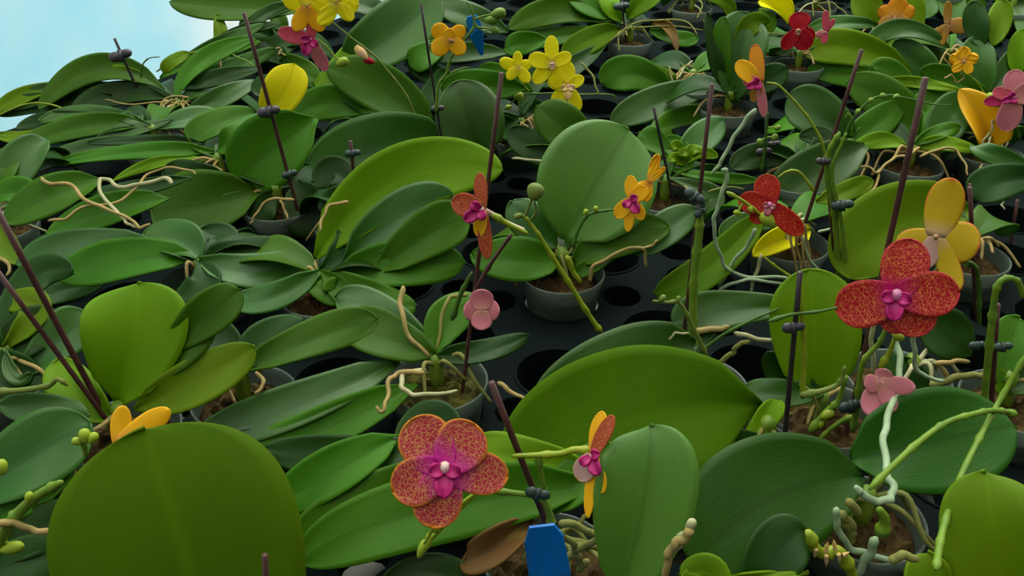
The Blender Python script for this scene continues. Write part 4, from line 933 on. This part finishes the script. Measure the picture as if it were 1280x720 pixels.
spike([(690,660),(686,640),(676,622),(650,617),(600,612)],-2.5,.0032,'stem',buds=[(528,686,6,65,2.2),(536,676,5,80,2.2),(543,660,4,100,1.8)],budmat='bud'); spike([(548,640),(540,662),(530,680)],-4.3,.002,'bud')
spike([(745,566),(720,562),(700,567),(668,569),(640,570)],-3,.0030,'stem_lime'); spike([(672,569),(676,590),(680,612)],-3,.0026,'stem')
for q in ([(698,655),(720,656),(742,668),(758,666)],[(696,664),(712,676),(722,690)],[(715,690),(735,680),(750,674)],[(705,700),(722,694),(728,712)],[(735,700),(722,715)]): root_v(q,-2.6,.0034,'root_olive')
root_v([(868,650),(856,668),(846,682),(838,692)],-9,.0034,'root_pale'); root_v([(866,662),(852,674),(840,684),(834,700),(832,730)],-9.2,.0034,'root_tan')
flower(556,585,-5,[(127,74,68,'p_tiger','sepal'),(55,66,66,'p_tiger','petal'),(205,70,60,'p_tiger','petal'),(-8,80,54,'p_tiger','sepal'),(258,74,62,'p_tiger','sepal')],lip=(268,36,'magenta'),col='whitish',colr=17,cup=.12)
flower(742,570,-4,[(78,56,22,'p_gold','sepal'),(62,56,20,'p_orangespot','petal'),(235,36,30,'p_palepink','petal'),(262,76,14,'p_gold','sepal'),(282,46,20,'p_gold','sepal')],lip=(-60,26,'magenta'),col='whitish',colr=8,yaw=-20,cup=.15,label='narrow orange and yellow flower seen from the side')
plant('K1', 960, 530, 'orchid with a very large bright olive leaf lying across the centre front', alpha=42, roots=6, rootmat='root_olive')
leaf(790,526,1, 630,592,.5, 188,'g5', tilt=.6, pk=.5, base=(950,508), b0=.2, maxw=.16, fold=.06, wave=2.0); leaf(785,458,.3, 668,505,.0, 100,'g1', tilt=.55, pk=.5, base=(870,430), maxw=.13)
leaf(915,580,-.2,870,610,-.5,90,'g0',base=(955,545)); leaf(960,520,.3,930,560,0,30,'g3',base=(975,500))
root_c([(900,600),(912,598),(925,586),(938,580)],.8,.0026,'root_olive')
plant('K5', 1085, 618, 'orchid with a broad leaf reaching down to the bottom edge at centre right', alpha=40, roots=9, rootmat='root_olive', soil='bark')
leaf(965,622,1.5, 868,706,.8, 168,'g7', tilt=.55, pk=.58, base=(1080,596), b0=.25, maxw=.13, fold=.03); leaf(950,700,.3, 880,730,0, 90,'g2', tilt=.4, base=(1015,665)); 
leaf(1160,553,.2, 1268,532,.2, 134,'g7', tilt=.5, pk=.55, base=(1064,575), b0=.4, maxw=.13, alpha=35)
root_v([(1118,405),(1122,435),(1125,470),(1112,515),(1105,545),(1108,585),(1116,610),(1112,624),(1095,626),(1076,616),(1070,608)],[10,9,7,3,0,-3,-5,-6,-6,-6,-6],.0032,'root_sage',taper=.95)
root_v([(1046,635),(1046,655),(1058,680),(1080,692),(1105,698),(1132,712)],-3.5,.0032,'root_sage',taper=.9); root_v([(1095,672),(1085,695),(1070,722)],-4,.0042,'root_sage',taper=.9)
spike([(1008,664),(1018,684),(1030,692),(1046,688),(1056,698),(1068,724)],-6,.0050,'stem_lime',taper=.9)
for x0,y0,x,y in ((1032,690,1035,677),(1044,687,1042,674),(1033,694,1033,709),(1048,692,1050,705),(1020,686,1018,697),(1054,694,1062,690)): spike([(x0,y0),((x0+x)/2,(y0+y)/2),(x,y)],-6.4,.0022,'lipyel',taper=.1)
spike([(1100,670),(1106,650),(1098,635)],-3,.0055,'stem'); 
for q in ([(1050,640),(1062,655),(1068,670)],[(1060,625),(1075,645)],[(1055,650),(1065,668),(1062,678)]): root_v(q,-3,.0045,'root_olive')
plant('K4', 782, 800, 'orchid with an upright glossy oval leaf at the bottom centre', alpha=68, roots=4)
leaf(806,620,1, 812,532,0, 128,'g6', tilt=.85, pk=.52, base=(772,760), b0=.15, maxw=.13)
leaf(880,730,.2,850,715,0,60,'g3',tilt=.5)
plant('L2', 1240, 800, 'orchid with a large lime leaf in the lower right corner', alpha=62, roots=4)
leaf(1244,672,1, 1232,590,0, 140,'g3', tilt=.8, pk=.5, base=(1262,780), b0=.5, maxw=.14); leaf(1160,735,.8, 1159,691,.6, 62,'g3', tilt=.7, pk=.5, base=(1164,800))
root_v([(1112,702),(1130,694),(1148,700)],-1,.0035,'root_olive')
plant('K6', 985, 790, 'orchid at the bottom edge with a dark leaf beside the thorny lime stem', alpha=45, roots=3, pot=False)
leaf(970,690,.5, 1006,662,.5, 76,'g0', tilt=.5, base=(930,760)); leaf(950,722,1,1010,716,1,12,'g3',base=(900,722))

# ------------------------------------------------------------------ blue tags
def tag_plate(x0, y0, x1, y1, wpx, p, dy, label, deep=.05):
    a = vpt(x0, y0, dy, PLANTS[p]); b = vpt(x1, y1, dy, PLANTS[p]); k = depth(a)/F
    D = (b-a).normalized(); X = Vector((1, 0, 0)); X = (X - D*X.dot(D)).normalized(); Nn = X.cross(D).normalized()
    L = (b-a).length; w = wpx*k
    out = [(-.34*w, 0), (.24*w, 0), (.42*w, .14*L), (.5*w, L*.6), (.5*w, L), (.12*w, L+deep), (-.12*w, L+deep), (-.5*w, L), (-.5*w, .2*L)]
    n = len(out); t = .0009; v = []
    for s in (t, -t):
        for u, q in out:
            bow = .003*(1-(2*u/w)**2)
            v.append(a + X*u + D*q + Nn*(s+bow))
    f = [tuple(range(n)), tuple(reversed(range(n, 2*n)))] + [(i, i+n, (i+1) % n+n, (i+1) % n) for i in range(n)]
    o = mk('plant_tag', v, f, 'blue', smooth=False); o['label'] = label; o['category'] = 'plant tag'; return o
tag_plate(680, 660, 690, 742, 54, 'Q1', -4.5, 'wide blue plastic tag stuck in the front pot by the brown leaf')
tag_plate(590, 20, 596, 44, 18, 'B2', -1.6, 'small blue plastic tag behind the green buds at the top middle', deep=.025)
build_setting(); build_light()
# anything repeated keeps one colour family, only its numbering changes
seen = {}
for o in list(C.objects):
    pass
